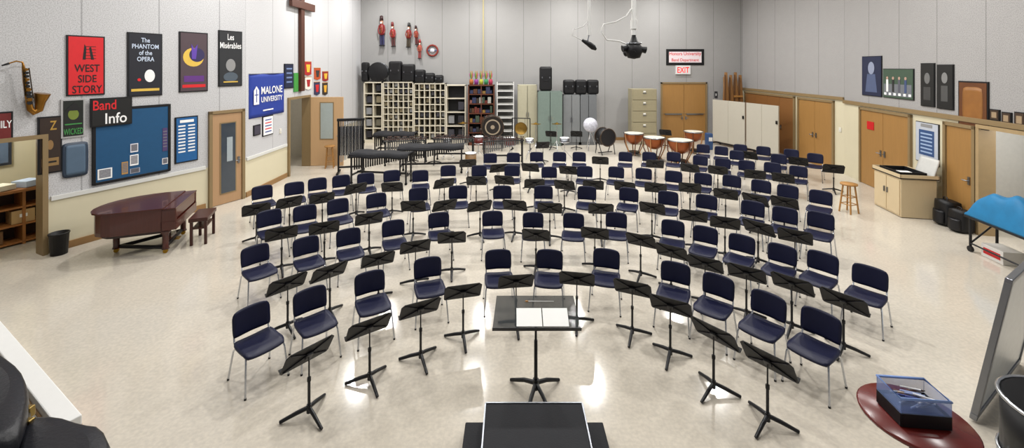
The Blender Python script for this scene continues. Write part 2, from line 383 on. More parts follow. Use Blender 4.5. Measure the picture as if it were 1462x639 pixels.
MB().box((0,-.06,1.95),(.22,.1,3.9),mw,.01).obj('upright',parent=e); MB().box((0,-.1,2.72),(1.5,.1,.24),mw,.01).obj('crossbar',parent=e)
for x0,y0,x1,y1,c,c2 in [(433,88,445,108,'a01a1c','e0b030'),(434,110,445,128,'e0dcd0','a01a1c'),(447,97,458,114,'b0481a','2a2a2a'),(447,117,457,136,'2a2a4a','c01a1c'),(459,102,469,116,'8a1a1a','d8b030'),(459,118,468,136,'2c2018','d8a030')]:
    M,w,h=Bw.place(x0,y0,x1,y1); mb=MB(); w*=.8
    mb.prism([(-.5*w,.5*h),(.5*w,.5*h),(.5*w,-.4*h),(0,-.5*h),(-.5*w,-.4*h)],-.02,0,mat(c,.8)); mb.prism([(-.3*w,.3*h),(.3*w,.3*h),(.18*w,-.25*h),(-.18*w,-.25*h)],-.026,-.02,mat(c2,.8)); mb.cyl((-.5*w,-.01,.5*h),(.5*w,-.01,.5*h),.015,M_pine,seg=6)
    o=mb.obj('wall_pennant',M); o['label']='small coloured felt pennant hanging on wall'; o['category']='decoration'; o['group']='felt pennants on the wall'

def photo1(mb,w,h):
    blob(mb,0,.2,.16,mat('8a92a8',.6),w,h,.2); mb.prism([(-.3*w,-.4*h),(.3*w,-.4*h),(.2*w,.05*h),(-.2*w,.05*h)],Y,Y+.002,mat('4c5878',.6))
poster('framed_photo',E,1232,80,1260,137,mat('1c2440',.5),'blue toned framed portrait photograph','picture',photo1,fw=.015)
def photo2(mb,w,h):
    mb.box((0,Y,-.22*h),(.9*w,.003,.4*h),mat('6a6e74',.6)); 
    for i in range(4): mb.box(((-.33+.2*i)*w,Y-.003,-.08*h),(.07*w,.003,.42*h),mat(['e8e8e8','222222','555560','3a4a70'][i],.6)); blob(mb,-.33+.2*i,.18,.035,mat('b09080',.6),w,h,yy=Y-.004)
    for i in range(6): mb.box(((-.4+.16*i)*w,Y-.001,-.36*h),(.08*w,.003,.08*h),cW)
poster('framed_photo',E,1262,98,1306,141,mat('3c5040',.6),'wide framed street photo with small walking figures','picture',photo2,fw=.015)
poster('framed_photo',E,1316,90,1336,152,cK,'tall narrow black framed portrait photograph','picture',lambda mb,w,h:(blob(mb,0,.15,.2,mat('686868',.6),w,h,.3),mb.box((0,Y,-.2*h),(.5*w,.003,.3*h),mat('3a3a3a',.6))),fw=.015)
poster('framed_photo',E,1339,92,1363,156,cK,'tall narrow black framed portrait photograph','picture',lambda mb,w,h:(blob(mb,0,.2,.18,mat('7a7a7a',.6),w,h,.26),mb.box((0,Y,-.15*h),(.4*w,.003,.35*h),mat('484848',.6))),fw=.015)
poster('framed_picture',E,1370,116,1413,183,mat('5e3412',.5,var=.4,scale=3),'brown parchment picture in dark frame','picture',lambda mb,w,h:mb.slab(lambda u,v:(.34*w*u*(1-.1*v**4),Y,.38*h*v*(1-.1*u**4)),(0,.002,0),mat('8a5a26',.5,var=.35,scale=4),8),fw=.03)
for x0,y0,x1,y1 in [(1415,156,1429,172),(1432,160,1446,178),(1450,160,1466,182)]:
    poster('small_plaque',E,x0,y0,x1,y1,mat('3c2a1c',.5),'small dark square plaque on wall','plaque',lambda mb,w,h:mb.box((0,Y,0),(.5*w,.003,.5*h),mat('9a8468',.5)),fw=.02)
def f(mb,w,h):
    mb.box((0,Y,.42*h),(.5*w,.003,.08*h),cGy); mb.box((0,Y,0),(.66*w,.003,.62*h),mat('2c4a78',.6))
    for i in range(6): mb.box((0,Y-.003,(.22-.09*i)*h),(.5*w,.003,.035*h),mat('9ab0d0',.6))
poster('framed_notice',E,1309,175,1342,233,mat('b8bec8',.5),'white framed display with blue printed sheet','notice',f,frame=M_blk,fw=.015)
def f(mb,w,h):
    T(mb,'Honors University',-.42,.05,.42,.32,cR,w,h); T(mb,'Band Department',-.36,-.32,.36,-.08,cR,w,h)
poster('framed_sign',C,951,70,1005,93,mat('e0d4d8',.5),'white sign in black frame with red lettering','sign',f,fw=.12)
M,w,h=C.place(964,93.5,985,106)
mb=MB(); mb.box((0,-.04,0),(w,.08,h),mat('d8d8d8',.4),.01); mb.text('EXIT',-.4*w,-.32*h,.4*w,.32*h,mat('e01818',.4,emit=.8),-.084)
o=mb.obj('exit_sign',M); o['label']='white EXIT sign with red letters above door'; o['category']='exit sign'

# ---------------- nutcracker dolls
def doll(x,y0,y1,c='7a1818',c2='20204a',hat='301010'):
    z0=H-(y1-HY)*18.8/F; z1=H-(y0-HY)*18.8/F; h=z1-z0; X=(x-CX)/F*18.8; mb=MB(); mr=mat(c,.5)
    for s in(-1,1):
        mb.cyl((s*.04*h,0,0),(s*.04*h,0,.38*h),.035*h,mat(c2,.5)); mb.box((s*.04*h,-.03*h,.02*h),(.07*h,.12*h,.04*h),cK)
        mb.tube([(s*.08*h,0,.68*h),(s*.11*h,-.03*h,.52*h),(s*.07*h,-.06*h,.4*h)],.02*h,mr)
    mb.lathe([(0,.36*h),(.085*h,.37*h),(.06*h,.5*h),(.085*h,.68*h),(.04*h,.72*h),(0,.72*h)],mr,12); mb.lathe([(0,.7*h),(.045*h,.72*h),(.055*h,.78*h),(.045*h,.85*h),(0,.86*h)],mat('a87a60',.5),12)
    mb.lathe([(0,.83*h),(.06*h,.83*h),(.05*h,.98*h),(0,1.0*h)],mat(hat,.5),12); mb.box((0,-.055*h,.76*h),(.05*h,.03*h,.05*h),cW)
    for zz in(.45,.52,.6): mb.box((0,-.078*h,zz*h),(.05*h,.02*h,.015*h),M_gold)
    o=mb.obj('nutcracker_doll',TM((X,18.9-.087*h-.0,z0))@Matrix.Rotation(random.uniform(-.08,.08),4,'Y')); o['label']='dark red wooden nutcracker doll on wall'; o['category']='doll'; o['group']='nutcracker dolls on the wall'
for a in [(546,22,66,'7a1818'),(562,31,67,'8a2020','4a1a1a','6a1a1a'),(583,32,68,'7a1c18','3a3020','202020'),(595,36,64,'8a2a1a','5a2020'),(599,56,84,'a04a3a','8a3a3a','a02a2a')]: doll(*a)
mb=MB(); P=at(617,72,18.8); mb.tube([(.24*math.cos(a*.5),0,.24*math.sin(a*.5)) for a in range(13)],.04,mat('7c2a20',.8),8,closed=True); mb.lathe([(0,-.02),(.1,-.02),(.1,.02),(0,.03)],mat('d0d0d8',.6),12,M=Matrix.Rotation(math.pi/2,4,'X')); mb.tube([(-.24,0,0),(.24,0,0)],.02,mat('3a4a8a',.7),6)
o=mb.obj('wreath',TM((P.x,18.85,P.z))); o['label']='small dark red wreath hanging on wall'; o['category']='wreath'

# ---------------- shelves at back
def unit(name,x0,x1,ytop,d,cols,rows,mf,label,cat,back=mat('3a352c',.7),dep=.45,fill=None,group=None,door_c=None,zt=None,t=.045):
    X0=(x0-CX)/F*d; X1=(x1-CX)/F*d; zt=zt or H-(ytop-HY)*d/F; w=X1-X0
    e=empty(name,TM(((X0+X1)/2,d,0)),label,cat,group); mb=MB()
    mb.box((0,dep-.02,zt/2),(w-.004,.03,zt),back)
    for s in(-1,1): mb.box((s*(w/2-t/2-.002),dep/2,zt/2),(t,dep,zt),mf)
    mb.box((0,dep/2,zt-t/2),(w-.004,dep,t),mf); mb.box((0,dep/2,.06),(w-.004,dep,.12),mf)
    if door_c is None:
        for i in range(1,cols): mb.box((-w/2+w*i/cols,dep/2,zt/2),(t*.8,dep-.01,zt-.05),mf)
        for j in range(1,rows): mb.box((0,dep/2,.12+(zt-.12)*j/rows),(w-.05,dep-.02,t*.8),mf)
    mb.obj('body',parent=e)
    if door_c:
        for i in range(cols):
            cx=-w/2+w*(i+.5)/cols
            dd=MB().box((cx,-.012,zt/2+.05),(w/cols-.02,.024,zt-.14),door_c,.004).obj('door',parent=e)
            MB().box((cx+(.4 if i%2==0 else -.4)*w/cols,-.035,zt*.5),(.02,.03,.2),M_steel).obj('handle',parent=dd)
    if fill: fill(e,w,zt,dep)
    return e
mlam=mat('cfc8b6',.5,var=.03)
def cubby_fill(cols,rows,p=.55):
    def fn(e,w,zt,dep):
        mb=MB()
        for i in range(cols):
            for j in range(rows):
                if random.random()<p:
                    mb.box((-w/2+w*(i+.5)/cols,.14+random.random()*.1,.17+(zt-.12)*(j+.38)/rows),(w/cols*.6,.12,(zt-.2)/rows*.6),mat(random.choice(['6a6658','3a3a44','8a8068','8a8c90','23232b']),.6),.02)
        mb.obj('stored_contents',parent=e,kind='stuff',label='mixed small items stored in cubbies')
    return fn
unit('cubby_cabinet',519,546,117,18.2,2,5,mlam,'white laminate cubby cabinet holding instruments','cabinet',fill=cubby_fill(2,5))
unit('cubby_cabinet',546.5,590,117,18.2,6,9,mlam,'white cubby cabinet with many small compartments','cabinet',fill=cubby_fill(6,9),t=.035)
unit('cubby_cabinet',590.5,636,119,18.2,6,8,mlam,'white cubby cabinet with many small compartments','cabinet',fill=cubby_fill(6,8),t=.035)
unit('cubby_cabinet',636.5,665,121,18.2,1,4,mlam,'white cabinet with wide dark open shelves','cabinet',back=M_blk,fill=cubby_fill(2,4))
def bookfill(e,w,zt,dep):
    mb=MB()
    for j in range(6):
        x=-w/2+.07
        while x<w/2-.15:
            ww=random.uniform(.06,.2); hh=random.uniform(.1,.3)
            mb.box((x+ww/2,.16,.12+(zt-.12)*j/6+.03+hh/2),(ww*.9,.2,hh),mat(random.choice(['6a2a20','a8a8a0','3a4a3a','8a6a30','2a3050','553018','8a5a50','202024','30241c']),.6)); x+=ww
    mb.obj('stored_contents',parent=e,kind='stuff',label='colourful odds and ends on shelves')
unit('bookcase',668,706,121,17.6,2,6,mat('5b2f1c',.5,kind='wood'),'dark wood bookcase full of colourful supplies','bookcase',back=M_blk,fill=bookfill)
unit('storage_cabinet',739,767,121,17.9,2,1,mat('b5b09a',.5),'tall cream metal storage cabinet','cabinet',door_c=mat('aea992',.45))
unit('storage_cabinet',768,803,130,17.5,2,1,mat('66736d',.4),'tall grey green cabinet with glossy doors','cabinet',door_c=mat('74837c',.2))
unit('storage_cabinet',804,828,135,17.7,2,1,mat('66696b',.4),'grey metal two door storage cabinet','cabinet',door_c=mat('7a7d7f',.35))
unit('storage_cabinet',828.5,852,135,17.7,2,1,mat('66696b',.4),'grey metal two door storage cabinet','cabinet',door_c=mat('6c6f72',.35))
def filing(x0,x1,ytop,d,n,c):
    X0=(x0-CX)/F*d; X1=(x1-CX)/F*d; zt=H-(ytop-HY)*d/F; w=X1-X0
    e=empty('filing_cabinet',TM(((X0+X1)/2,d,0)),'tan metal filing cabinet with stacked drawers','filing cabinet')
    MB().box((0,.3,zt/2),(w-.01,.6,zt),mat(c,.5),.01).obj('body',parent=e)
    for i in range(n):
        z=(i+.5)*zt/n
        dr=MB().box((0,-.01,z),(w-.08,.03,zt/n-.04),mat(c,.4),.006).obj('drawer',parent=e); MB().box((0,-.035,z+.06),(.14,.03,.03),M_steel,.004).box((0,-.03,z+.13),(.1,.01,.05),M_paper).obj('handle',parent=dr)
filing(902,938,127,17.8,5,'948c72')
d=17.6; X0=(709-CX)/F*d; X1=(734-CX)/F*d; w=X1-X0
e=empty('paper_rack',TM(((X0+X1)/2,d,0)),'white paper tray rack beside bookcase','rack'); mb=MB(); zt=2.65
for s in(-1,1):
    for yy in(0.02,.42): mb.box((s*(w/2-.02),yy,zt/2),(.03,.03,zt),M_white)
mb.box((0,.42,zt/2),(w-.03,.02,zt),mat('6a6a68',.6))
mb.obj('frame',parent=e)
for i in range(9):
    z=.3+i*.28; MB().box((0,.22,z),(w-.06,.4,.02),M_white).box((0,.2,z+.04),(w-.12,.3,.05),mat('a8a8a4',.7)).obj('shelf',parent=e)
def case(loc,size,label,ang=0,round_=False,name='instrument_case'):
    e=empty(name,TM(loc,ang),label,'instrument case','black cases at the cabinets'); w,dp,h=size
    if round_:
        Mx=Matrix.Translation(V((0,dp/2,h/2)))@Matrix.Rotation(math.pi/2,4,'X'); r=h/2
        MB().lathe([(0,0),(r*.9,0),(r*.96,.02),(r*.96,dp*.7),(r,dp*.7),(r,dp*.97),(r*.93,dp),(0,dp)],M_blk,24,M=Mx).obj('body',parent=e)
        MB().tube([(r*1.0*math.cos(a*.3),-dp*.2,h/2+r*1.0*math.sin(a*.3)) for a in range(21)],.012,M_steel,6,closed=True).obj('rim',parent=e)
    else:
        MB().box((0,0,h/2),(w,dp,h),M_blk,min(.09,h*.25),seg=3).obj('body',parent=e)
        MB().box((0,-dp/2-.004,h*.55),(w*.8,.012,.02),M_blk2).box((-w*.3,-dp/2-.01,h*.55),(.04,.02,.06),M_steel).box((w*.3,-dp/2-.01,h*.55),(.04,.02,.06),M_steel).obj('latch',parent=e)
        MB().tube([(-.09,-dp/2,h*.42),(-.09,-dp/2-.04,h*.42),(.09,-dp/2-.04,h*.42),(.09,-dp/2,h*.42)],.01,M_blk2).obj('handle',parent=e)
    return e
ztop=H-(117-HY)*18.2/F+.004; zt2=H-(119-HY)*18.2/F+.004
for x,w,h,r,y_ in [(522,.3,.95,0,18.45),(541,.88,.95,1,18.45),(565,.56,1.0,0,18.45),(583.5,.56,.86,0,18.45),(600,.46,.66,0,18.45),(614,.42,.5,0,18.45),(627,.38,.4,0,18.45)]:
    P=at(x,100,y_); case((P.x,y_,ztop if x<590 else zt2),(w,.36,h*.9),'black hard instrument case on top of white cabinet',round_=bool(r))
P=at(779,100,17.75); case((P.x,17.75,H-(130-HY)*17.5/F+.004),(.52,.38,1.02),'tall black case standing on grey green cabinet')
for x in(812,829,846):
    P=at(x,100,17.95); case((P.x,17.95,H-(135-HY)*17.7/F+.004),(.48,.4,.62),'black fabric case on top of grey cabinet')
for i,(x,c) in enumerate([(673,'a05a20'),(680,'7a2a7a'),(687,'a0a030'),(694,'2a7a4a'),(700.5,'a02a4a')]):
    P=at(x,110,17.85); zz=H-(121-HY)*17.6/F+.003; mb=MB(); mb.lathe([(0,0),(.08,0),(.09,.12),(.07,.22),(0,.23)],mat(c,.7),12)
    for k in range(6): a=k*1.05; mb.tube([(0,0,.2),(.05*math.cos(a),.05*math.sin(a),.36),(.08*math.cos(a),.08*math.sin(a),.48+.05*(k%3))],[.02,.03,.012],mat(['b04a8a','4a904a','b08030'][k%3],.7),6)
    o=mb.obj('party_decoration',TM((P.x,17.85,zz))); o['label']='colourful party decoration on top of bookcase'; o['category']='decoration'; o['group']='decorations on the bookcase'

# ---------------- chairs
CS=.87
def build_chair(M):
    e=empty('band_chair',M,'dark navy plastic band chair with chrome legs','chair','rows of band chairs')
    MB().slab(lambda u,v:(.225*u*(1-.10*abs(v)**5),-.01+.215*v*(1-.08*abs(u)**5),.455+.012*(u*u)-.012*(1-v*v)-(.03*max(0,-v-.6)*2)),(0,0,-.025),M_black,10).obj('seat',parent=e)
    MB().slab(lambda u,v:(.213*u*(1-.13*max(0,v)**5-.05*max(0,-v)**5),.215-.035*u*u+.03*(v+1)/2,.655+.15*v*(1-.09*abs(u)**5)),(0,.018,0),M_black,10).obj('backrest',parent=e)
    for s in(-1,1):
        MB().tube([(s*.2,-.1,.425),(s*.205,-.16,.42),(s*.215,-.185,.36),(s*.24,-.235,.012)],.011,M_chrome,8).cyl((s*.24,-.235,0),(s*.24,-.235,.02),.014,M_blk,seg=8).obj('leg',parent=e)
        MB().tube([(s*.2,-.1,.425),(s*.2,.15,.425),(s*.195,.2,.47),(s*.19,.235,.6),(s*.185,.245,.7)],.011,M_chrome,8).tube([(s*.2,.12,.425),(s*.215,.17,.38),(s*.235,.27,.012)],.011,M_chrome,8).cyl((s*.235,.27,0),(s*.235,.27,.02),.014,M_blk,seg=8).obj('leg',parent=e)
    MB().tube([(-.2,.12,.42),(-.19,0,.42),(-.19,-.1,.42),(.19,-.1,.42),(.19,0,.42),(.2,.12,.42)],.009,M_chrome,8).obj('cross_bar',parent=e)
    return e
TGT=V((.1,2.3,0))
# (x, y, scale): middle and far rows are the slightly larger chairs
chairs=[(357,436),(441,411),(527,387),(610,367),(711,356),(785,356),(866,355),(965,374),(1027,392),(1099,418),(1174,444),
(363,350),(436,338),(497,326),(561,314),(626,303),(703,301),(761,303),(819,304),(880,303),(961,314),(1008,323),(1060,335),(1118,349),(1176,360),(1243,380),
(384,300),(435,293),(482,284),(537,276),(597,268),(654,265),(717,265),(776,265),(838,266),(898,268),(954,273),(1009,278),(1075,287),(1121,296),(1172,303),
(374,265),(420,260),(453,254),(487,250),(640,236),(684,236),(731,236),(784,238),(835,237),(880,238),(919,240),(962,244),(1004,247),(1045,250),(1087,257),(1125,264),(1172,272),
(600,243),(559,243),(733,218),(766,217),(799,217),(827,217),(893,217),(927,217),(962,217),(1000,222),(1032,226),(1066,229),(1103,232),(1140,237),
(1004,206),(1030,209),(1057,206),(1090,209),(1130,213),(1164,219),(522,247),(700,219),(1112,220),(1052,215)]
first=None; cpos=[]
for i,(x,y) in enumerate(chairs):
    cs=CS if i<26 else .93
    P=fl(x,y,.8*cs); P.z=0; g=(TGT-P).normalized(); g=Matrix.Rotation(random.uniform(-.06,.06),3,'Z')@g
    o=P+g*.22; cpos.append(V((o.x,o.y,0))); M=TM((o.x,o.y,0),math.atan2(g.y,g.x)+math.pi/2,cs)
    if first is None: first=build_chair(M)
    else: dup(first,M)

# ---------------- music stands
SS=.88
def build_stand(M,zc=.66,name='music_stand'):
    e=empty(name,M,'black metal music stand with solid desk','music stand','music stands between the chairs')
    R=Matrix.Translation(V((0,0,zc)))@Matrix.Rotation(math.radians(-34),4,'X'); mb=MB()
    mb.prism([(-.255,-.13),(-.24,-.16),(.24,-.16),(.255,-.13),(.255,.12),(.215,.17),(-.215,.17),(-.255,.12)],-.004,.004,M_desk,R)
    mb.box((0,-.03,-.158),(.5,.055,.008),M_desk,.002,M=R)
    for s in(-1,1): mb.tube([(s*.23,.008,-.13),(0,.012,.01),(s*.21,.008,.15)],.007,mat('24242b',.4),6,M=R)
    mb.box((0,.02,0),(.07,.03,.09),M_blk2,.006,M=R)
    mb.obj('desk',parent=e)
    MB().cyl((0,.02,.36),(0,.02,zc-.01),.009,M_blk2,seg=8).cyl((0,.02,.07),(0,.02,.4),.015,M_blk2,seg=10).cyl((0,.02,.38),(0,.02,.42),.02,M_blk,seg=10).obj('pole',parent=e)
    mb=MB(); mb.cyl((0,.02,.045),(0,.02,.13),.026,M_blk2,seg=10)
    for k in range(3):
        a=math.radians(90+120*k); c,s=math.cos(a),math.sin(a)
        mb.tube([(.0,.02,.1),(.12*c,.02+.12*s,.07),(.28*c,.02+.28*s,.018)],[.022,.021,.017],M_blk2,6)
    mb.obj('tripod_base',parent=e); return e
stands=[(440,505),(527,466),(600,440),(661,416),(733,398),(822,397),(903,411),(953,434),(1020,476),(1097,515),(1205,430),(1131,405),(1067,390),(1014,378),(964,361),(915,343),
(410,405),(470,388),(540,370),(593,352),(645,339),(765,334),(847,332),
(402,333),(463,325),(527,312),(590,294),(635,293),(685,294),(735,293),(785,297),(858,298),(931,297),(990,308),(1035,318),(1083,325),(1135,337),
(366,299),(413,289),(460,283),(508,269),(560,267),(634,262),(680,258),(720,257),(763,262),(806,264),(847,264),(892,266),(936,268),(985,268),(1036,277),(1078,285),(1120,289),
(668,233),(712,240),(757,239),(812,243),(857,229),(935,234),(985,240),(1025,243),(1078,249),(1190,241),(1118,254),
(620,208),(787,191),(823,191),(950,189),(1065,222),(1118,229),(775,207),(590,207)]
fs=None; spos=[]
for i,(x,y) in enumerate(stands):
    ss=SS if i<23 else .92
    P=fl(x,y,.66*ss); P.z=0
    for it in range(4):
        for q in cpos:
            dv=P-q
            if dv.length<.5: P=P+dv.normalized()*(.5-dv.length)*.8
        for q in spos:
            dv=P-q
            if dv.length<.5: P=P+dv.normalized()*(.5-dv.length)*.6
    spos.append(P.copy())
    g=(P-TGT).normalized()
    g=Matrix.Rotation(random.uniform(-.28,.28) if i>22 else random.uniform(-.12,.12),3,'Z')@g
    M=TM(P,math.atan2(g.y,g.x)+math.pi/2,ss)
    if fs is None: fs=build_stand(M)
    else: dup(fs,M)
# conductor stand
P=fl(765,563); e=empty('conductor_stand',TM((P.x,P.y,0)),'large conductor stand with translucent grey shelf','music stand')
R=Matrix.Translation(V((0,0,.84)))@Matrix.Rotation(math.radians(-66),4,'X'); mb=MB()
mgl=mat('3e4244',.15,alpha=.62,spec=.5)
mb.prism([(-.43,-.2),(.43,-.2),(.40,.17),(-.40,.17)],-.004,.004,mgl,R); mb.box((0,-.02,-.2),(.86,.04,.008),M_blk2,.002,M=R)
mb.obj('desk',parent=e)
mb=MB(); mb.cyl((0,0,.5),(0,0,.82),.012,M_blk2); mb.cyl((0,0,.08),(0,0,.55),.018,M_blk2); mb.box((0,.0,.81),(.12,.08,.03),M_blk); mb.obj('pole',parent=e)
mb=MB(); mb.cyl((0,0,.06),(0,0,.16),.03,M_blk2)
for a in(35,145,250,295): 
    a=math.radians(a); c,s=math.cos(a),math.sin(a); mb.tube([(0,0,.12),(.14*c,.14*s,.09),(.31*c,.31*s,.018)],[.022,.02,.016],M_blk2,6)
mb.obj('tripod_base',parent=e)
for sx in(-1,1):
    o=MB().box((sx*.13-.0,-.010,-.07),(.25,.004,.19),M_paper,M=R).obj('sheet_music',TM((P.x+.06,P.y,0))); o['label']='white sheet music page on conductor stand'; o['category']='sheet music'; o['group']='pages on the conductor stand'
o=MB().cyl((-.12,0,0),(.15,0,0),.004,M_white,r2=.002,seg=8).lathe([(0,-.02),(.01,0),(0,.03)],M_pine,8,M=Matrix.Translation(V((-.13,0,0)))@Matrix.Rotation(math.pi/2,4,'Y')).obj('baton',TM((P.x+.04,P.y,0))@R@Matrix.Translation(V((0,-.012,.1)))); o['label']='thin conductor baton resting on the stand shelf'; o['category']='baton'
# podium
e=empty('podium',TM((.2,3.36,0)),'black carpeted conductor podium with side steps','podium')
mc=mat('16171c',.85,var=.2,scale=80,bump=.3)
MB().box((0,0,.115),(.88,.95,.23),mc,.012).obj('platform',parent=e)
MB().box((0,-.02,.05),(1.24,.9,.1),mc,.01).obj('step',parent=e)
mb=MB(); mb.box((0,.48,.225),(.88,.012,.02),M_steel)
for s in(-1,1): mb.box((s*.442,0,.225),(.012,.95,.02),M_steel)
mb.obj('metal_edge',parent=e)

# ---------------- piano
pr=22; ang=math.radians(90+pr); PS=.93; P=V((-5.93,7.42,0)); kd=V((-math.sin(math.radians(pr)),math.cos(math.radians(pr)),0)); K=P+kd*.6*PS
e=empty('grand_piano',TM(K,ang,PS),'dark red mahogany grand piano with closed lid','piano')
out=[(-.6,.0),(.6,.0),(.6,.5),(.57,.7),(.5,.9),(.42,1.04),(.3,1.17),(.16,1.26),(0,1.32),(-.18,1.34),(-.34,1.31),(-.47,1.24),(-.56,1.13),(-.6,.98)]
def flat(poly,z0,z1,m,mb):
    n=len(poly); vs=[(a,b,z0) for a,b in poly]+[(a,b,z1) for a,b in poly]
    mb.add(vs,[list(range(n)),list(range(2*n-1,n-1,-1))]+[[i,(i+1)%n,n+(i+1)%n,n+i] for i in range(n)],m)
mb=MB(); flat([(a,b if b>0 else .22) for a,b in out],.46,.86,M_mahog,mb)
flat([(a*.9,b*.94 if b>0 else .26) for a,b in out],.40,.46,mat('2a100c',.4),mb)
flat([(-.6,0.0),(.6,0.0),(.6,.24),(-.6,.24)],.46,.63,M_mahog,mb)
for s in(-1,1): mb.box((s*.57,.12,.73),(.06,.24,.24),M_mahog,.01)
mb.obj('case',parent=e)
mb=MB(); flat([(a*1.03,b*1.02+.02 if b>.0 else .2) for a,b in out],.862,.89,M_mahog,mb); flat([(-.615,.0),(.615,.0),(.615,.2),(-.615,.2)],.85,.876,M_mahog,mb); mb.obj('lid',parent=e)
MB().box((0,.1,.68),(1.06,.17,.06),M_mahog,.01).box((0,.02,.76),(1.1,.02,.16),M_mahog,.004).obj('fallboard',parent=e)
for x,y in[(-.48,.2),(.48,.2),(-.1,1.08)]:
    MB().lathe([(0,.47),(.085,.47),(.09,.40),(.055,.36),(.05,.12),(.065,.08),(.0,.08)],M_mahog,12,M=Matrix.Translation(V((x,y,0)))).cyl((x-.02,y,.04),(x+.02,y,.04),.04,M_gold).obj('leg',parent=e)
MB().box((-.04,.3,.33),(.05,.04,.36),M_mahog).box((.04,.3,.33),(.05,.04,.36),M_mahog).box((0,.28,.16),(.3,.12,.08),M_mahog).box((-.06,.18,.1),(.03,.14,.015),M_gold).box((.0,.18,.1),(.03,.14,.015),M_gold).box((.06,.18,.1),(.03,.14,.015),M_gold).obj('pedal_lyre',parent=e)
mb=MB(); 
for a,b in[((-.45,.22),(-.08,1.05)),((.45,.22),(-.08,1.05)),((-.45,.22),(.45,.22))]: mb.tube([(a[0],a[1],.1),(b[0],b[1],.1)],.035,M_blk,6)
mb.obj('dolly',parent=e)
Bp=K+V((math.cos(math.radians(pr)),math.sin(math.radians(pr)),0))*.25; e=empty('piano_bench',TM(Bp,ang),'dark wooden piano bench with shelf','bench')
mbn=mat('3c170e',.35,var=.2,scale=4,kind='wood')
MB().box((0,0,.47),(.6,.3,.07),mbn,.01).obj('seat',parent=e)
for sx in(-1,1):
    for sy in(-1,1): MB().box((sx*.26,sy*.11,.22),(.045,.045,.44),mbn,.005).obj('leg',parent=e)
MB().box((0,0,.3),(.52,.22,.02),mbn).obj('shelf',parent=e)
t,_=A.hit(68,345); q=A.M@V((t+.08,-.2,0)); mb=MB(); mb.lathe([(0,0),(.11,0),(.13,.36),(.14,.36),(.14,.38),(.125,.38),(.1,.02),(0,.02)],M_blk,18)
o=mb.obj('waste_bin',TM(q)); o['label']='small black round waste bin by wall'; o['category']='waste bin'

# saxophone on wall
M,w,h=A.place(14,85,50,164,.1); e=empty('saxophone',M@Matrix.Translation(V((0,0,-h/2))),'brass saxophone hanging on wall','saxophone')
mg=mat('8f6428',.3,.85,var=.3); 
MB().tube([(-.02,0,.88*h),(-.0,0,.6*h),(.04,0,.25*h),(.06,0,.1*h),(.10,0,.04*h),(.16,0,.08*h),(.18,0,.22*h),(.20,-.02,.38*h)],[.02,.028,.038,.045,.05,.055,.065,.105],mg,14).obj('body',parent=e)
MB().tube([(-.02,0,.88*h),(-.03,0,.95*h),(-.1,0,.97*h),(-.2,0,.92*h)],[.018,.014,.012,.01],mg,8).tube([(-.18,0,.93*h),(-.26,0,.89*h)],[.018,.012],M_blk,8).obj('neck',parent=e)
mb=MB()
for k in range(11): mb.cyl((.0+.045*k/11,-.02,(.82-.06*k)*h),(.0+.045*k/11,-.06,(.82-.06*k)*h),.032 if k>5 else .024,mg if k%3==0 else M_blk,seg=10)
mb.tube([(.03,-.05,.85*h),(.08,-.05,.3*h)],.008,mat('3a2c18',.4,.6),6); mb.tube([(-.03,-.03,.8*h),(-.01,-.03,.35*h)],.008,mat('3a2c18',.4,.6),6); mb.obj('keys',parent=e)

# office interior
t0,_=A.hit(20,300); Mo=A.M@Matrix.Translation(V((t0-.2,1.0,0)))
e=empty('office_shelf',Mo,'wooden office shelf unit with open cubbies','shelf'); mb=MB(); mo=mat('9a6432',.5,kind='wood')
mb.box((0,.4,.5),(2.0,.03,1.0),mat('3a2212',.6)); mb.box((0,.2,1.0),(2.05,.45,.05),mo)
for i in range(6): mb.box((-1+.4*i,.2,.5),(.04,.4,1.0),mo)
for j in range(3): mb.box((0,.2,.05+.32*j),(2.0,.4,.03),mo)
mb.obj('body',parent=e)
for k in range(5):
    o=MB().box((0,0,.02+.01*k),(.28,.3,.03+.02*k),mat(['e8e8e8','d0d4dc','3a3a40','e0dcc8','b8c8e0'][k],.6)).obj('paper_stack',Mo@TM((-.7+.35*k,.2,1.03),.1*k)); o['label']='stack of papers on the office shelf'; o['category']='paper stack'; o['group']='paper stacks on office shelf'
for k in range(4):
    o=MB().box((0,0,.12),(.3,.28,.24),mat(['a07a4a','c8a878','6a4a2a','b89868'][k],.7),.005).box((0,-.145,.14),(.1,.006,.06),M_paper).obj('storage_box',Mo@TM((-.6+.4*k,.17,.07+.32*(k%2)))); o['label']='brown cardboard box in shelf cubby'; o['category']='box'; o['group']='boxes in the office shelf'
Mh=A.M@Matrix.Translation(V((t0,TH+2.5,1.2))); mb=MB(); mb.box((0,-.0,.5),(1.4,.03,.9),mat('2a2f3a',.3)); mb.box((0,-.02,.5),(1.3,.02,.8),mat('5a6a80',.2)); o=mb.obj('window_1',Mh,kind='structure')

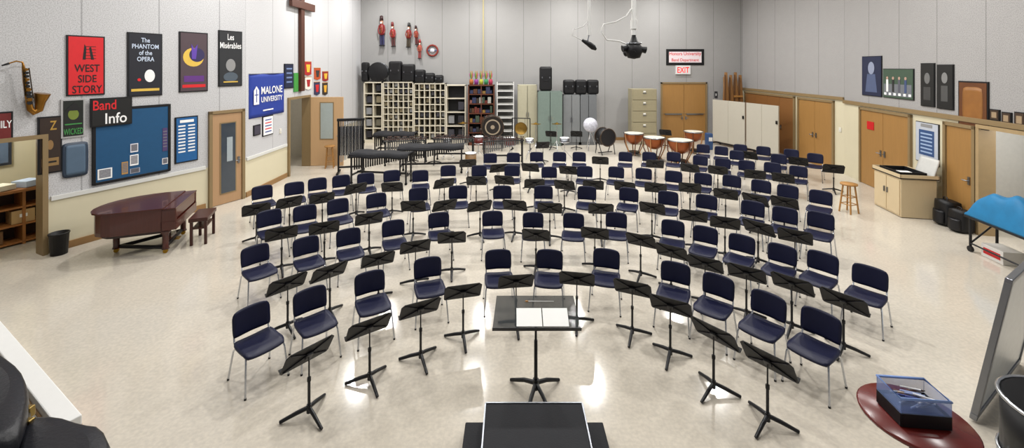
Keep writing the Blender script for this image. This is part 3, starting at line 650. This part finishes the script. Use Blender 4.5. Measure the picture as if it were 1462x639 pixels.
# ---------------- percussion
P=fl(501,247); e=empty('tubular_chimes',TM((P.x,P.y,0),.25),'tall chimes rack with hanging silver tubes','chimes')
mb=MB()
for s in(-1,1): mb.box((s*.36,0,.85),(.05,.06,1.6),M_blk,.005); mb.box((s*.36,0,.05),(.06,.6,.06),M_blk,.01)
mb.box((0,0,1.66),(.8,.12,.08),M_blk,.01); mb.box((0,0,.2),(.72,.05,.05),M_blk); mb.box((0,.06,1.0),(.7,.02,.9),M_blk2); mb.obj('frame',parent=e)
for k in range(13): MB().cyl((-.3+.05*k,-.03 if k%2 else .01,.35+.028*k),(-.3+.05*k,-.03 if k%2 else .01,1.62),.015,M_chrome,seg=10).obj('chime_tube',parent=e)
def marimba(loc,ang,L,label,name='marimba',bars=True):
    e=empty(name,TM(loc,ang),label,'marimba'); mb=MB()
    for s in(-1,1):
        for q in(-1,1): mb.box((s*L*.46,q*(.3 if s<0 else .18),.42),(.04,.04,.8),M_blk2); mb.cyl((s*L*.46,q*(.3 if s<0 else .18)-.02,.035),(s*L*.46,q*(.3 if s<0 else .18)+.02,.035),.035,M_blk)
        mb.box((s*L*.46,0,.25),(.04,.55 if s<0 else .35,.04),M_blk2)
    for q in(-1,1): mb.tube([(-L/2,q*.33,.82),(L/2,q*.19,.82)],.02,M_blk2,6)
    mb.box((0,0,.28),(L*.9,.04,.05),M_blk2); mb.obj('frame',parent=e)
    n=int(L/.07); mb=MB(); mr=mat('2a1210',.35,var=.2) if bars else mat('0a0b12',.8)
    if bars:
        for i in range(n):
            f_=i/(n-1); x=-L*.47+L*.94*f_; ww=.3-.13*f_
            mb.box((x,-.02-ww/2,.86),(.055,ww,.02),mr,.004)
            if i%7 not in(2,6): mb.box((x+.035,.04+ww/2,.885),(.055,ww*.9,.02),mr,.004)
        mb.obj('tone_bars',parent=e)
    else:
        mb.slab(lambda u,v:(L*.5*u,(.37-.12*(u+1)/2)*v,.88+.015*math.sin(7*u)-.1*abs(v)**8),(0,0,-.04),mr,14); mb.obj('cover',parent=e)
    mb=MB()
    for i in range(n):
        f_=i/(n-1); x=-L*.47+L*.94*f_; mb.cyl((x,-.1,.83),(x,-.1,.35+.38*f_),.023,M_steel if bars else M_blk2,seg=8)
    mb.obj('resonators',parent=e)
marimba((-3.7,12.0,0),-.15,1.7,'black covered marimba with resonator tubes',bars=False)
marimba((-2.5,13.1,0),.1,2.0,'dark covered marimba behind the chairs',bars=False)
marimba((-3.6,14.3,0),.1,1.4,'xylophone with dark wooden bars',name='xylophone')
marimba((-2.0,14.6,0),.0,1.4,'xylophone with dark wooden bars beside marimba',name='xylophone')
marimba((-.3,14.3,0),.05,1.4,'vibraphone with dark bars on black frame',name='vibraphone')
marimba((-4.3,15.6,0),-.05,1.5,'covered glockenspiel cart near white cabinets',name='keyboard_percussion',bars=False)
def timpani(loc,r,label):
    e=empty('timpani',TM(loc,random.random()),label,'timpani','copper timpani'); h=.82
    MB().lathe([(0,h-.62*r*1.9),(.4*r,h-.58*r*1.9),(.8*r,h-.4*r*1.9),(.98*r,h-.18*r*1.9),(r,h)],M_copper,28).obj('bowl',parent=e)
    MB().lathe([(r*1.01,h-.03),(r*1.05,h-.02),(r*1.05,h+.01),(r*.98,h+.015)],M_steel,28).obj('rim',parent=e)
    MB().lathe([(r*.99,h+.005),(.5*r,h+.006),(0,h+.006)],M_skin,28).obj('drum_head',parent=e)
    mb=MB()
    for k in range(6):
        a=k*math.pi/3; c,s=math.cos(a),math.sin(a); mb.tube([(r*1.04*c,r*1.04*s,h),(r*1.0*c,r*1.0*s,h*.55),(r*.6*c,r*.6*s,.12),(r*.75*c,r*.75*s,.04)],[.015,.02,.02,.025],mat('a8784a',.4) if k%2 else mat('5a3018',.4),6)
    mb.cyl((0,0,.08),(0,0,.14),r*.6,M_blk2); mb.box((0,-r*.6,.06),(.1,.25,.03),M_steel); mb.obj('stand_frame',parent=e)
for x,y,r in[(905,221,.36),(934,229,.36),(971,234,.4),(990,218,.34)]:
    P=fl(x,y); timpani(P,r,'copper kettledrum with cream head on pedal base')
def bassdrum(loc,ang,r,dep,zc,label,head=M_blk2,shell=M_blk,name='bass_drum'):
    e=empty(name,TM(loc,ang),label,'drum'); Mx=Matrix.Translation(V((0,0,zc)))@Matrix.Rotation(math.pi/2,4,'X')
    MB().lathe([(r*.97,-dep/2),(r,-dep/2),(r,dep/2),(r*.97,dep/2)],shell,32,M=Mx).obj('shell',parent=e)
    for s in(-1,1):
        MB().tube([(r*1.02*math.cos(a*.2618),s*dep/2,zc+r*1.02*math.sin(a*.2618)) for a in range(24)],.02,mat('3a2a1c',.3),8,closed=True).obj('hoop',parent=e)
        MB().prism(circ(r*.98,28,0,zc),s*dep/2-.004,s*dep/2+.004,head).obj('drum_head',parent=e)
    mb=MB()
    for s in(-1,1):
        for q in(-1,1): mb.tube([(s*r*1.05,0,zc*.9),(s*r*.85,q*dep*.6,.02)],.016,M_blk2,6)
        mb.cyl((s*r*.95,0,zc*.9),(s*r*1.08,0,zc*.9),.03,M_steel)
    mb.box((0,0,.08),(r*1.9,.03,.03),M_blk2)
    mb.obj('stand_frame',parent=e)
    return e
P=at(703,180,16.5); e=bassdrum((P.x,16.5,0),.1,.42,.35,.95,'black concert bass drum with round emblem head',head=mat('1d1714',.4))
MB().prism(circ(.3,28,0,.95),-.19,-.182,mat('9a8c78',.5)).prism(circ(.25,28,0,.95),-.194,-.19,mat('1a1412',.5)).prism(circ(.08,20,0,.95),-.198,-.194,mat('9a8c78',.5)).obj('head_emblem',parent=e)
P=fl(864,220); bassdrum((P.x,P.y,0),.35,.32,.4,.66,'black bass drum near the copper timpani',head=mat('101218',.5))
def drum(loc,r,h,z,label,shell,name='snare_drum'):
    e=empty(name,TM(loc),label,'drum')
    MB().lathe([(r,z-h),(r,z),(r*.97,z)],shell,24).obj('shell',parent=e)
    MB().lathe([(r*1.0,z+.001),(0,z+.003)],M_paper,24).obj('drum_head',parent=e)
    MB().lathe([(r*1.0,z-h),(0,z-h)],M_paper,24).obj('drum_head',parent=e)
    for zz in(z-.01,z-h+.01): MB().tube([(r*1.03*math.cos(a*.349),r*1.03*math.sin(a*.349),zz) for a in range(18)],.012,M_chrome,6,closed=True).obj('hoop',parent=e)
    mb=MB(); mb.cyl((0,0,.15),(0,0,z-h),.014,M_chrome)
    for k in range(3):
        a=k*2.094; mb.tube([(0,0,.3),(.26*math.cos(a),.26*math.sin(a),.015)],.01,M_chrome,6); mb.tube([(0,0,z-h-.06),(r*math.cos(a),r*math.sin(a),z-h-.015)],.01,M_chrome,6)
    mb.obj('stand',parent=e)
mrd=mat('5a1c18',.3)
for x,y,r,h,z,s in[(683,226,.18,.25,.8,mrd),(728,226,.19,.28,.75,mrd),(638,226,.16,.15,.72,M_steel),(806,226,.17,.16,.75,M_steel),(672,248,.17,.3,.65,mat('7a5a30',.4)),(756,226,.15,.14,.72,M_chrome)]:
    P=fl(x,y); drum((P.x,P.y,0),r,h,z,'drum with white head on chrome stand',s)
def cymbal(loc,r,z):
    e=empty('cymbal_stand',TM(loc),'brass cymbal on chrome tripod stand','cymbal')
    MB().lathe([(r,z),(.3*r,z+.03),(.2*r,z+.05),(0,z+.055)],M_gold,28).obj('cymbal',parent=e)
    mb=MB(); mb.cyl((0,0,.12),(0,0,z+.08),.012,M_chrome)
    for k in range(3): a=k*2.094+.5; mb.tube([(0,0,.4),(.28*math.cos(a),.28*math.sin(a),.015)],.01,M_chrome,6)
    mb.obj('stand',parent=e)
for x,y,r,z in[(661,216,.2,1.1),(765,219,.2,1.12),(795,215,.2,1.05)]:
    P=fl(x,y); cymbal((P.x,P.y,0),r,z)
P=at(744,192,16.7); e=empty('gong',TM((P.x,16.7,0),-.2),'brass gong hanging in black frame','gong')
MB().lathe([(0,-.02),(.1,-.03),(.14,0),(.24,0),(.25,.04)],mat('86692e',.4,.7,var=.25),28,M=Matrix.Translation(V((0,0,.85)))@Matrix.Rotation(math.pi/2,4,'X')).obj('disc',parent=e)
mb=MB()
for s in(-1,1): mb.cyl((s*.36,0,.02),(s*.36,0,1.25),.02,M_blk); mb.box((s*.36,0,.02),(.05,.4,.04),M_blk); mb.cyl((s*.15,0,1.05),(s*.15,0,1.25),.005,M_blk)
mb.cyl((-.36,0,1.25),(.36,0,1.25),.02,M_blk); mb.obj('frame',parent=e)
P=at(848,178,15.9); e=empty('spotted_drum',TM((P.x,16.6,0),0),'white round drum with dark speckles on stand','drum')
MB().lathe([(0,-.1),(.25,-.08),(.29,0),(.25,.08),(0,.1)],mat('b8b8c2',.4,var=.55,scale=16),28,M=Matrix.Translation(V((0,0,1.0)))@Matrix.Rotation(math.pi/2-.3,4,'X')).obj('drum_body',parent=e)
mb=MB()
for k in range(3): a=k*2.094; mb.tube([(0,0,.76),(.25*math.cos(a),.25*math.sin(a),.015)],.014,M_chrome,6)
mb.obj('stand',parent=e)
def stool(loc,h,label,m=M_pine,r=.16):
    e=empty('wooden_stool',TM(loc,.3),label,'stool')
    MB().lathe([(0,h-.035),(r,h-.035),(r*1.03,h-.015),(r,h),(0,h)],m,24).obj('seat',parent=e)
    for k in range(4):
        a=k*math.pi/2+.78; c,s=math.cos(a),math.sin(a); MB().cyl((r*.65*c,r*.65*s,h-.03),(r*1.1*c,r*1.1*s,0),.017,m,seg=10).obj('leg',parent=e)
    mb=MB()
    for k in range(4):
        a=k*math.pi/2+.78; b=a+math.pi/2
        for zz,q in((h*.3,.97),(h*.55,.85)): mb.cyl((r*q*math.cos(a),r*q*math.sin(a),zz),(r*q*math.cos(b),r*q*math.sin(b),zz),.01,m,seg=8)
    mb.obj('rung',parent=e)
P=fl(1212,303); stool(P,.66,'light wooden stool with round seat and rungs')
stool((-5.95,13.72,0),.72,'light wooden stool standing near the open door')

# acoustic shells
for (xa,da,xb,db,lab) in[(1018,18.0,1064,16.5,'a'),(1066,16.4,1112,15.0,'b')]:
    a=V(((xa-CX)/F*da,da,0)); b=V(((xb-CX)/F*db,db,0)); L=(b-a).length; an=math.atan2((b-a).y,(b-a).x)
    e=empty('acoustic_shell',TM((a+b)/2,an),'grey white folding acoustic shell panel on casters','acoustic panel','acoustic shells by the wall')
    mp=mat('b4afa2',.5,var=.03)
    MB().box((-L/4,0,1.02),(L/2-.008,.05,1.75),mp,.004).obj('panel',parent=e); MB().box((L/4,0,1.02),(L/2-.008,.05,1.75),mp,.004).obj('panel',parent=e)
    mb=MB()
    for s in(-1,1): mb.box((s*L*.4,0,.1),(.05,.5,.05),M_blk2); [mb.cyl((s*L*.4-.02,q*.22,.04),(s*L*.4+.02,q*.22,.04),.04,M_blk) for q in(-1,1)]
    mb.box((0,0,.1),(L*.8,.04,.04),M_blk2)
    mb.obj('caster_base',parent=e); MB().box((0,-.03,1.0),(.02,.012,1.7),mp).box((L*.46,-.04,1.3),(.06,.04,.12),M_blk).obj('hinge',parent=e)
P=at(1046,120,18.45); e=empty('wooden_rack',TM((P.x,18.4,0)),'tall light wooden racks leaning in the corner','wooden rack')
for k in range(4):
    x=-.36+.24*k; zz=3.05-.12*(k%2)
    MB().slab(lambda u,v:(x+(.1+.03*math.cos(3.2*v))*u*(1-.3*max(0,v)**6),.06*k-.1,zz/2+zz/2*v),(0,.06,0),mat('8a6238',.45,kind='wood',var=.2),10).tube([(x-.06,.06*k-.12,.3),(x-.06,.06*k-.12,zz-.1)],.02,mat('5a3a1e',.5),6).obj('upright',parent=e)
mb=MB()
mb.box((0,.0,2.0),(.85,.04,.08),M_pine); mb.box((-.4,.0,2.0),(.06,.03,1.7),M_pine); mb.obj('crosspiece',parent=e)
P=at(1012,190,16.8)
o=MB().box((0,0,.32),(.2,.3,.64),mat('2a4a78',.5),.02).box((0,-.155,.42),(.14,.01,.15),M_white).obj('recycling_bin',TM((P.x,16.8,0))); o['label']='slim blue recycling bin beside acoustic panel'; o['category']='bin'

# cabinet cart right
tc_=E.hit(1312,300)[0]+.42
Mc=E.M@Matrix.Translation(V((tc_,-.55,0)))
e=empty('wooden_cabinet',Mc,'cream wooden cabinet with dark open top holding papers','cabinet')
mcab=mat('cdb995',.5,kind='wood',var=.05)
MB().box((0,0,.43),(.92,.66,.84),mcab,.01).obj('body',parent=e); MB().box((0,0,.865),(.98,.72,.03),mat('2a2420',.5),.006).obj('top',parent=e)
mb=MB()
for s in(-1,1): mb.box((s*.48,0,.91),(.02,.72,.07),mcab)
mb.box((0,-.35,.91),(.98,.02,.07),mcab); mb.box((0,.35,.91),(.98,.02,.07),mcab); mb.obj('top_rim',parent=e)
for s in(-1,1): 
    dd=MB().box((s*.22,-.338,.43),(.42,.018,.76),mcab,.004).obj('door',parent=e); MB().box((s*.05,-.36,.5),(.02,.03,.12),M_steel).obj('handle',parent=dd)
MB().slab(lambda u,v:(.2+.28*u*(1-.1*max(0,v)**4),.3+.06*v,1.08+.2*v),(0,.03,0),mat('c4c4c0',.5),8).obj('back_panel',parent=e)
o=MB().box((0,0,.01),(.7,.5,.02),M_blk).box((0,.24,.05),(.7,.02,.1),M_blk).box((0,-.24,.05),(.7,.02,.1),M_blk).box((-.34,0,.05),(.02,.5,.1),M_blk).box((.34,0,.05),(.02,.5,.1),M_blk).box((.1,0,.035),(.34,.28,.03),M_paper).obj('paper_tray',Mc@Matrix.Translation(V((.05,-.06,.882)))); o['label']='black tray of white papers on cabinet'; o['category']='tray'
def bag(loc,ang,sc,label):
    e=empty('backpack',TM(loc,ang,sc),label,'bag','black bags by the door')
    MB().slab(lambda u,v:(.19*u*(1-.12*abs(v)**4),-.13+.05*u*u,.27+.26*v*(1-.1*u*u)),(0,.24,0),M_blk,8).obj('body',parent=e)
    MB().slab(lambda u,v:(.14*u*(1-.1*abs(v)**4),-.19+.05*u*u,.18+.13*v),(0,.07,0),M_blk2,8).obj('pocket',parent=e)
    MB().tube([(-.05,0,.52),(-.04,0,.58),(.04,0,.58),(.05,0,.52)],.012,M_blk2).obj('handle',parent=e)
t,_=E.hit(1366,300)
bag(E.M@V((t+.08,-.25,0)),E.ang,1.0,'black backpack leaning near the door'); bag(E.M@V((t+.46,-.27,0)),E.ang+.2,.85,'black bag standing near the door')
# folded table with blue cover
Mq=TM(V((8.3,6.98,0)),math.radians(-100)); e=empty('rolling_table',Mq,'folding rolling table under crumpled blue cover','table')
MB().box((0,.0,.62),(1.15,.5,.04),M_blk2,.01).obj('table_top',parent=e)
mb=MB()
for s in(-1,1):
    for q in(-.2,.2): mb.cyl((s*.5,q,.06),(s*.5,q,.61),.02,M_blk2); mb.cyl((s*.5,q-.02,.05),(s*.5,q+.02,.05),.05,M_blk)
    mb.cyl((s*.5,-.2,.15),(s*.5,.2,.55),.014,M_blk2)
mb.cyl((-.5,-.2,.15),(.5,-.2,.15),.014,M_blk2); mb.cyl((-.5,.2,.15),(.5,.2,.15),.014,M_blk2); mb.obj('leg_frame',parent=e)
o=MB().slab(lambda u,v:(.56*u,.25*v,.03+.55*(1-abs(u)**5)*(1-abs(v)**5)*(.85+.15*u)+.035*math.sin(9*u+4*v)*(1-u*u)*(1-v*v)),(0,0,-.025),mat('1272a4',.6,var=.3,scale=5),24).obj('blue_cover',Mq@Matrix.Translation(V((0,0,.636)))); o['label']='crumpled bright blue fabric cover on rolling table'; o['category']='cover'
o=MB().box((0,0,.11),(.4,.3,.22),mat('d4d0ca',.6),.005).box((0,-.152,.11),(.3,.006,.1),M_red).obj('cardboard_box',TM((8.34,7.15,.001),math.radians(-100))); o['label']='white and red carton under the rolling table'; o['category']='box'

# ---------------- near right
Tc=V((2.9,3.02,0)); e=empty('round_table',TM(Tc),'round maroon pedestal table','table')
mm=mat('601a16',.25,var=.1)
MB().lathe([(0,.75),(.295,.75),(.325,.76),(.33,.78),(.32,.79),(0,.79)],mm,40).obj('table_top',parent=e)
MB().cyl((0,0,.05),(0,0,.75),.035,M_blk2).obj('pedestal',parent=e)
mb=MB()
for k in range(4): a=k*math.pi/2+.4; mb.tube([(0,0,.1),(.24*math.cos(a),.24*math.sin(a),.02)],[.03,.018],M_blk2,8)
mb.obj('base',parent=e)
Mb=TM((2.88,3.02,.792),math.radians(-6)); e=empty('storage_bin',Mb,'black and clear plastic bin of pens and sticks','storage bin')
mcl=mat('8aa4d8',.1,alpha=.35,spec=.7); w,dp,h=.32,.22,.2
mb=MB(); mb.box((0,0,.01),(w,dp,.02),M_blk,.004); mb.box((0,-dp/2,.05),(w,.008,.09),M_blk); mb.box((0,dp/2,.05),(w,.008,.09),M_blk); mb.box((-w/2,0,.05),(.008,dp,.09),M_blk); mb.box((w/2,0,.05),(.008,dp,.09),M_blk); mb.obj('tray',parent=e)
mb=MB(); mb.box((0,-dp/2,.145),(w,.006,.1),mcl); mb.box((0,dp/2,.145),(w,.006,.1),mcl); mb.box((-w/2,0,.145),(.006,dp,.1),mcl); mb.box((w/2,0,.145),(.006,dp,.1),mcl); mb.obj('clear_wall',parent=e)
MB().tube([(-w/2,-dp/2,.197),(w/2,-dp/2,.197),(w/2,dp/2,.197),(-w/2,dp/2,.197)],.009,mat('7f9cd8',.2),6,closed=True).obj('rim',parent=e)
for k in range(24):
    c=random.choice(['c8c8d0','a0a8c0','2a3a7a','b8a088','e8e8e8','404048','6a4a3a','9aa8d0'])
    x=random.uniform(-.09,.09); y=random.uniform(-.07,.07)
    o=MB().cyl((-.06,0,0),(.06,0,0),.006,mat(c,.4),seg=8).tube([(.06,0,0),(.075,0,0)],[.006,.001],M_blk,8).obj('pen',Mb@Matrix.Translation(V((x*.8,y,.101+.003*k)))@Matrix.Rotation(random.uniform(-.5,.5),4,'Z')); o['label']='pen or stick lying in the plastic bin'; o['category']='pen'; o['group']='pens in the plastic bin'
MB().box((0,0,.055),(.29,.19,.07),mat('20305a',.7),.02).obj('lining',parent=e)
# whiteboard easel
a=V((4.3,3.92,0)); e=empty('whiteboard',Matrix.Translation(a)@Matrix.Rotation(math.radians(30),4,'Z')@Matrix.Rotation(math.radians(9),4,'X'),'portable whiteboard with grey frame leaning back','whiteboard')
MB().box((.75,0,.75),(1.5,.03,1.3),mat('d4dade',.2)).obj('board',parent=e)
mb=MB()
for z in(.06,1.42): mb.box((.75,0,z),(1.56,.05,.05),M_steel,.006)
for x in(0,1.5): mb.box((x,0,.72),(.05,.05,1.4),mat('8a8c90',.4,.8),.006)
mb.obj('frame',parent=e)
# drum near right
e=empty('bass_drum',TM((4.12,3.08,0),.4),'black drum with chrome hoop on short legs','drum')
MB().lathe([(.0,.3),(.36,.3),(.36,.76),(0,.77)],M_blk,36).obj('shell',parent=e)
MB().lathe([(0,.776),(.33,.776),(.35,.763)],mat('07070a',.8,spec=.2),36).obj('drum_head',parent=e)
for z in(.32,.76): MB().tube([(.37*math.cos(k*.2094),.37*math.sin(k*.2094),z) for k in range(30)],.014,M_chrome,8,closed=True).obj('hoop',parent=e)
for k in range(4): q=k*math.pi/2; MB().cyl((.34*math.cos(q),.34*math.sin(q),.36),(.42*math.cos(q),.42*math.sin(q),0),.016,M_chrome).obj('leg',parent=e)
# ---------------- near left
p0=fl(-30,432); p1=fl(112,600); u=(p1-p0).normalized(); an=math.atan2(u.y,u.x); L=(p1-p0).length+.1
Mr=TM(p0,an); e=empty('low_ledge',Mr,'long low white ledge along the near side','ledge')
MB().box((L/2,-.08,.05),(L,.16,.1),M_white,.01).obj('top',parent=e)
MB().box((L/2,-.09,.006),(L,.18,.012),M_base).obj('base_board',parent=e)
def shaped_case(outline,zt,label,latches):
    # outline: floor-plan polygon (metres); hard case with domed lid and metal valance
    n=len(outline); c=V((sum(p[0] for p in outline)/n,sum(p[1] for p in outline)/n,0))
    P2=[V((p[0],p[1],0))-c for p in outline]
    sm=[]
    for i in range(n):
        a,b=P2[i],P2[(i+1)%n]; sm.append(a*.75+b*.25); sm.append(a*.25+b*.75)
    P2=sm; n=len(P2)
    e=empty('instrument_case',TM(c),label,'instrument case')
    def shell(levels,m,name):
        mb=MB(); vs=[];fs=[]
        for k,z in levels:
            for p in P2: vs.append((p.x*k,p.y*k,z))
        for l in range(len(levels)-1):
            for i in range(n): fs.append([l*n+i,l*n+(i+1)%n,(l+1)*n+(i+1)%n,(l+1)*n+i])
        mb.add(vs,fs,m,None,True); mb.add(vs[:n],[list(range(n))],m); mb.add(vs[-n:],[list(range(n))],m); return mb.obj(name,parent=e)
    mcs=mat('090b14',.42,bump=.3,scale=40,spec=.4)
    shell([(.93,0.0),(1,.04),(1,zt*.62)],mcs,'body'); shell([(1,zt*.64),(1,zt*.88),(.95,zt*.97),(.86,zt),(.5,zt*1.03)],mcs,'lid')
    MB().tube([(p.x*1.01,p.y*1.01,zt*.63) for p in P2],.011,mat('5a564c',.35,.8),6,closed=True).obj('metal_rim',parent=e)
    for i in latches:
        p=P2[i%n]; MB().box((p.x*1.02,p.y*1.02,zt*.63),(.06,.05,.09),mat('8a7440',.35,.8),.008).obj('latch',parent=e)
pl=[fl(x,y,.5) for x,y in[(-95,478),(-30,486),(2,503),(30,524),(41,548),(40,582),(20,628),(-95,640)]]
shaped_case([(p.x,p.y) for p in pl],.5,'large black hard instrument case with metal rim',(5,8,9))
pl=[fl(x,y,.36) for x,y in[(38,592),(78,590),(118,603),(146,606),(162,640),(150,690),(60,700),(20,660)]]
shaped_case([(p.x,p.y) for p in pl],.36,'black curved hard instrument case lying on floor',(1,5,7))

# ---------------- hanging mics
dm=7.0
P=at(841,40,dm); e=empty('hanging_microphone',TM((P.x,dm,P.z)),'black microphone hanging on white ceiling rod','microphone')
MB().cyl((0,0,0),(0.02,0,HT-P.z),.026,M_white).cyl((0,0,-.12),(0,0,.05),.034,M_white).obj('rod',parent=e)
MB().tube([(0,0,-.1),(-.02,0,-.2),(.0,0,-.28)],.012,M_chrome,6).tube([(-.12,-.02,-.2),(.0,-.02,-.27),(.07,0,-.32),(.12,0,-.36)],[.024,.045,.05,.018],M_blk,10).obj('microphone_head',parent=e)
MB().tube([(-.02,0,.12),(-.1,0,.02),(-.26,0,-.02),(-.28,0,-.12),(-.12,0,-.2)],.009,M_white,6).obj('cable',parent=e)
P=at(905,50,dm); e=empty('hanging_microphone',TM((P.x,dm,P.z)),'large black microphone array on white ceiling rod','microphone')
MB().cyl((0,0,0),(-.02,0,HT-P.z),.04,M_white).cyl((0,0,.1),(0,0,.25),.055,M_white).obj('rod',parent=e)
mb=MB(); mb.lathe([(0,-.40),(.1,-.38),(.14,-.28),(.12,-.18),(.06,-.1),(.03,0),(0,0)],M_blk,16)
for q,z in((.0,-.22),(2.1,-.27),(3.3,-.2),(4.4,-.29)): mb.tube([(.05*math.cos(q),.05*math.sin(q),z),(.2*math.cos(q),.17*math.sin(q),z-.03)],[.04,.06],M_blk,10)
mb.tube([(.12*math.cos(a*.524),.12*math.sin(a*.524),-.14) for a in range(12)],.012,M_steel,6,closed=True); mb.obj('microphone_head',parent=e)
MB().tube([(-.03,0,.45),(-.12,0,.32),(-.3,0,.22),(-.5,0,.18),(-.55,0,.06),(-.45,0,-.08),(-.25,0,-.1),(-.1,0,-.16)],.014,M_white,6).obj('cable',parent=e)
for x in(690,):
    X=(x-CX)/F*18.85
    MB().cyl((X,18.86,2.9),(X,18.86,HT),.03,mat('b0a57c',.5)).obj('trim_9',kind='structure')
def plate(W,x,y,w,h,lab,c='d8d4c8'):
    t,z=W.hit(x,y); mb=MB(); mb.box((0,-.01,0),(w,.02,h),mat(c,.4),.004); mb.box((0,-.024,0),(w*.25,.012,h*.35),M_white,.002)
    o=mb.obj('switch_plate',W.M@Matrix.Translation(V((t,0,z)))); o['label']=lab; o['category']='switch'
plate(C,1022,135,.14,.3,'dark wall mounted control plate beside exit door','3a3a3c'); plate(E,1340,255,.1,.14,'cream switch plate beside the doorway'); plate(D,1200,185,.1,.14,'cream switch plate beside wooden doors'); plate(Bw,400,187,.1,.14,'cream switch plate near doorway')

# ---------------- lights
def area(loc,sx,pw,col=(1,.985,.96)):
    l=bpy.data.lights.new('ceiling_lamp_light','AREA'); l.shape='DISK'; l.size=sx; l.energy=pw; l.color=col
    o=bpy.data.objects.new('ceiling_lamp_light',l); COL.objects.link(o); o.location=loc; return o
for x in(-5,-1.2,2.6,6.6):
    for y,pw in((4.5,105),(9,165),(13.5,165),(17,140)):
        area((x,y,HT-.12),.32,pw)
        e=empty('ceiling_lamp',TM((x,y,HT-.1)),'round recessed ceiling lamp','lamp','ceiling lamps') 
        MB().lathe([(0,0),(.3,0),(.32,.1),(0,.1)],M_white,24).obj('housing',parent=e)
def pt(loc,pw,r=.2):
    l=bpy.data.lights.new('side_room_fill','POINT'); l.energy=pw; l.shadow_soft_size=r; o=bpy.data.objects.new('side_room_fill',l); COL.objects.link(o); o.location=loc  # unseen fill lamp, added to brighten a side room behind an opening
pt(A.M@V((t0,1.6,2.2)),45); pt(Bw.M@V(((hB0+hB1)/2+.3,1.2,2.3)),20); pt(E.M@V(((hE0+hE1)/2,1.0,2.2)),42)
wd=bpy.data.worlds.new('world'); scene.world=wd; wd.use_nodes=True
wd.node_tree.nodes['Background'].inputs[0].default_value=(1,1,1,1); wd.node_tree.nodes['Background'].inputs[1].default_value=.25
# ---------------- camera
cam=bpy.data.cameras.new('camera'); co=bpy.data.objects.new('camera',cam); COL.objects.link(co)
co.location=(0,0,H); co.rotation_euler=(math.pi/2,0,0)
cam.sensor_width=36; cam.lens=36*F/1462; cam.shift_y=-(319.5-HY)/1462; cam.clip_start=.05; cam.clip_end=100
scene.camera=co
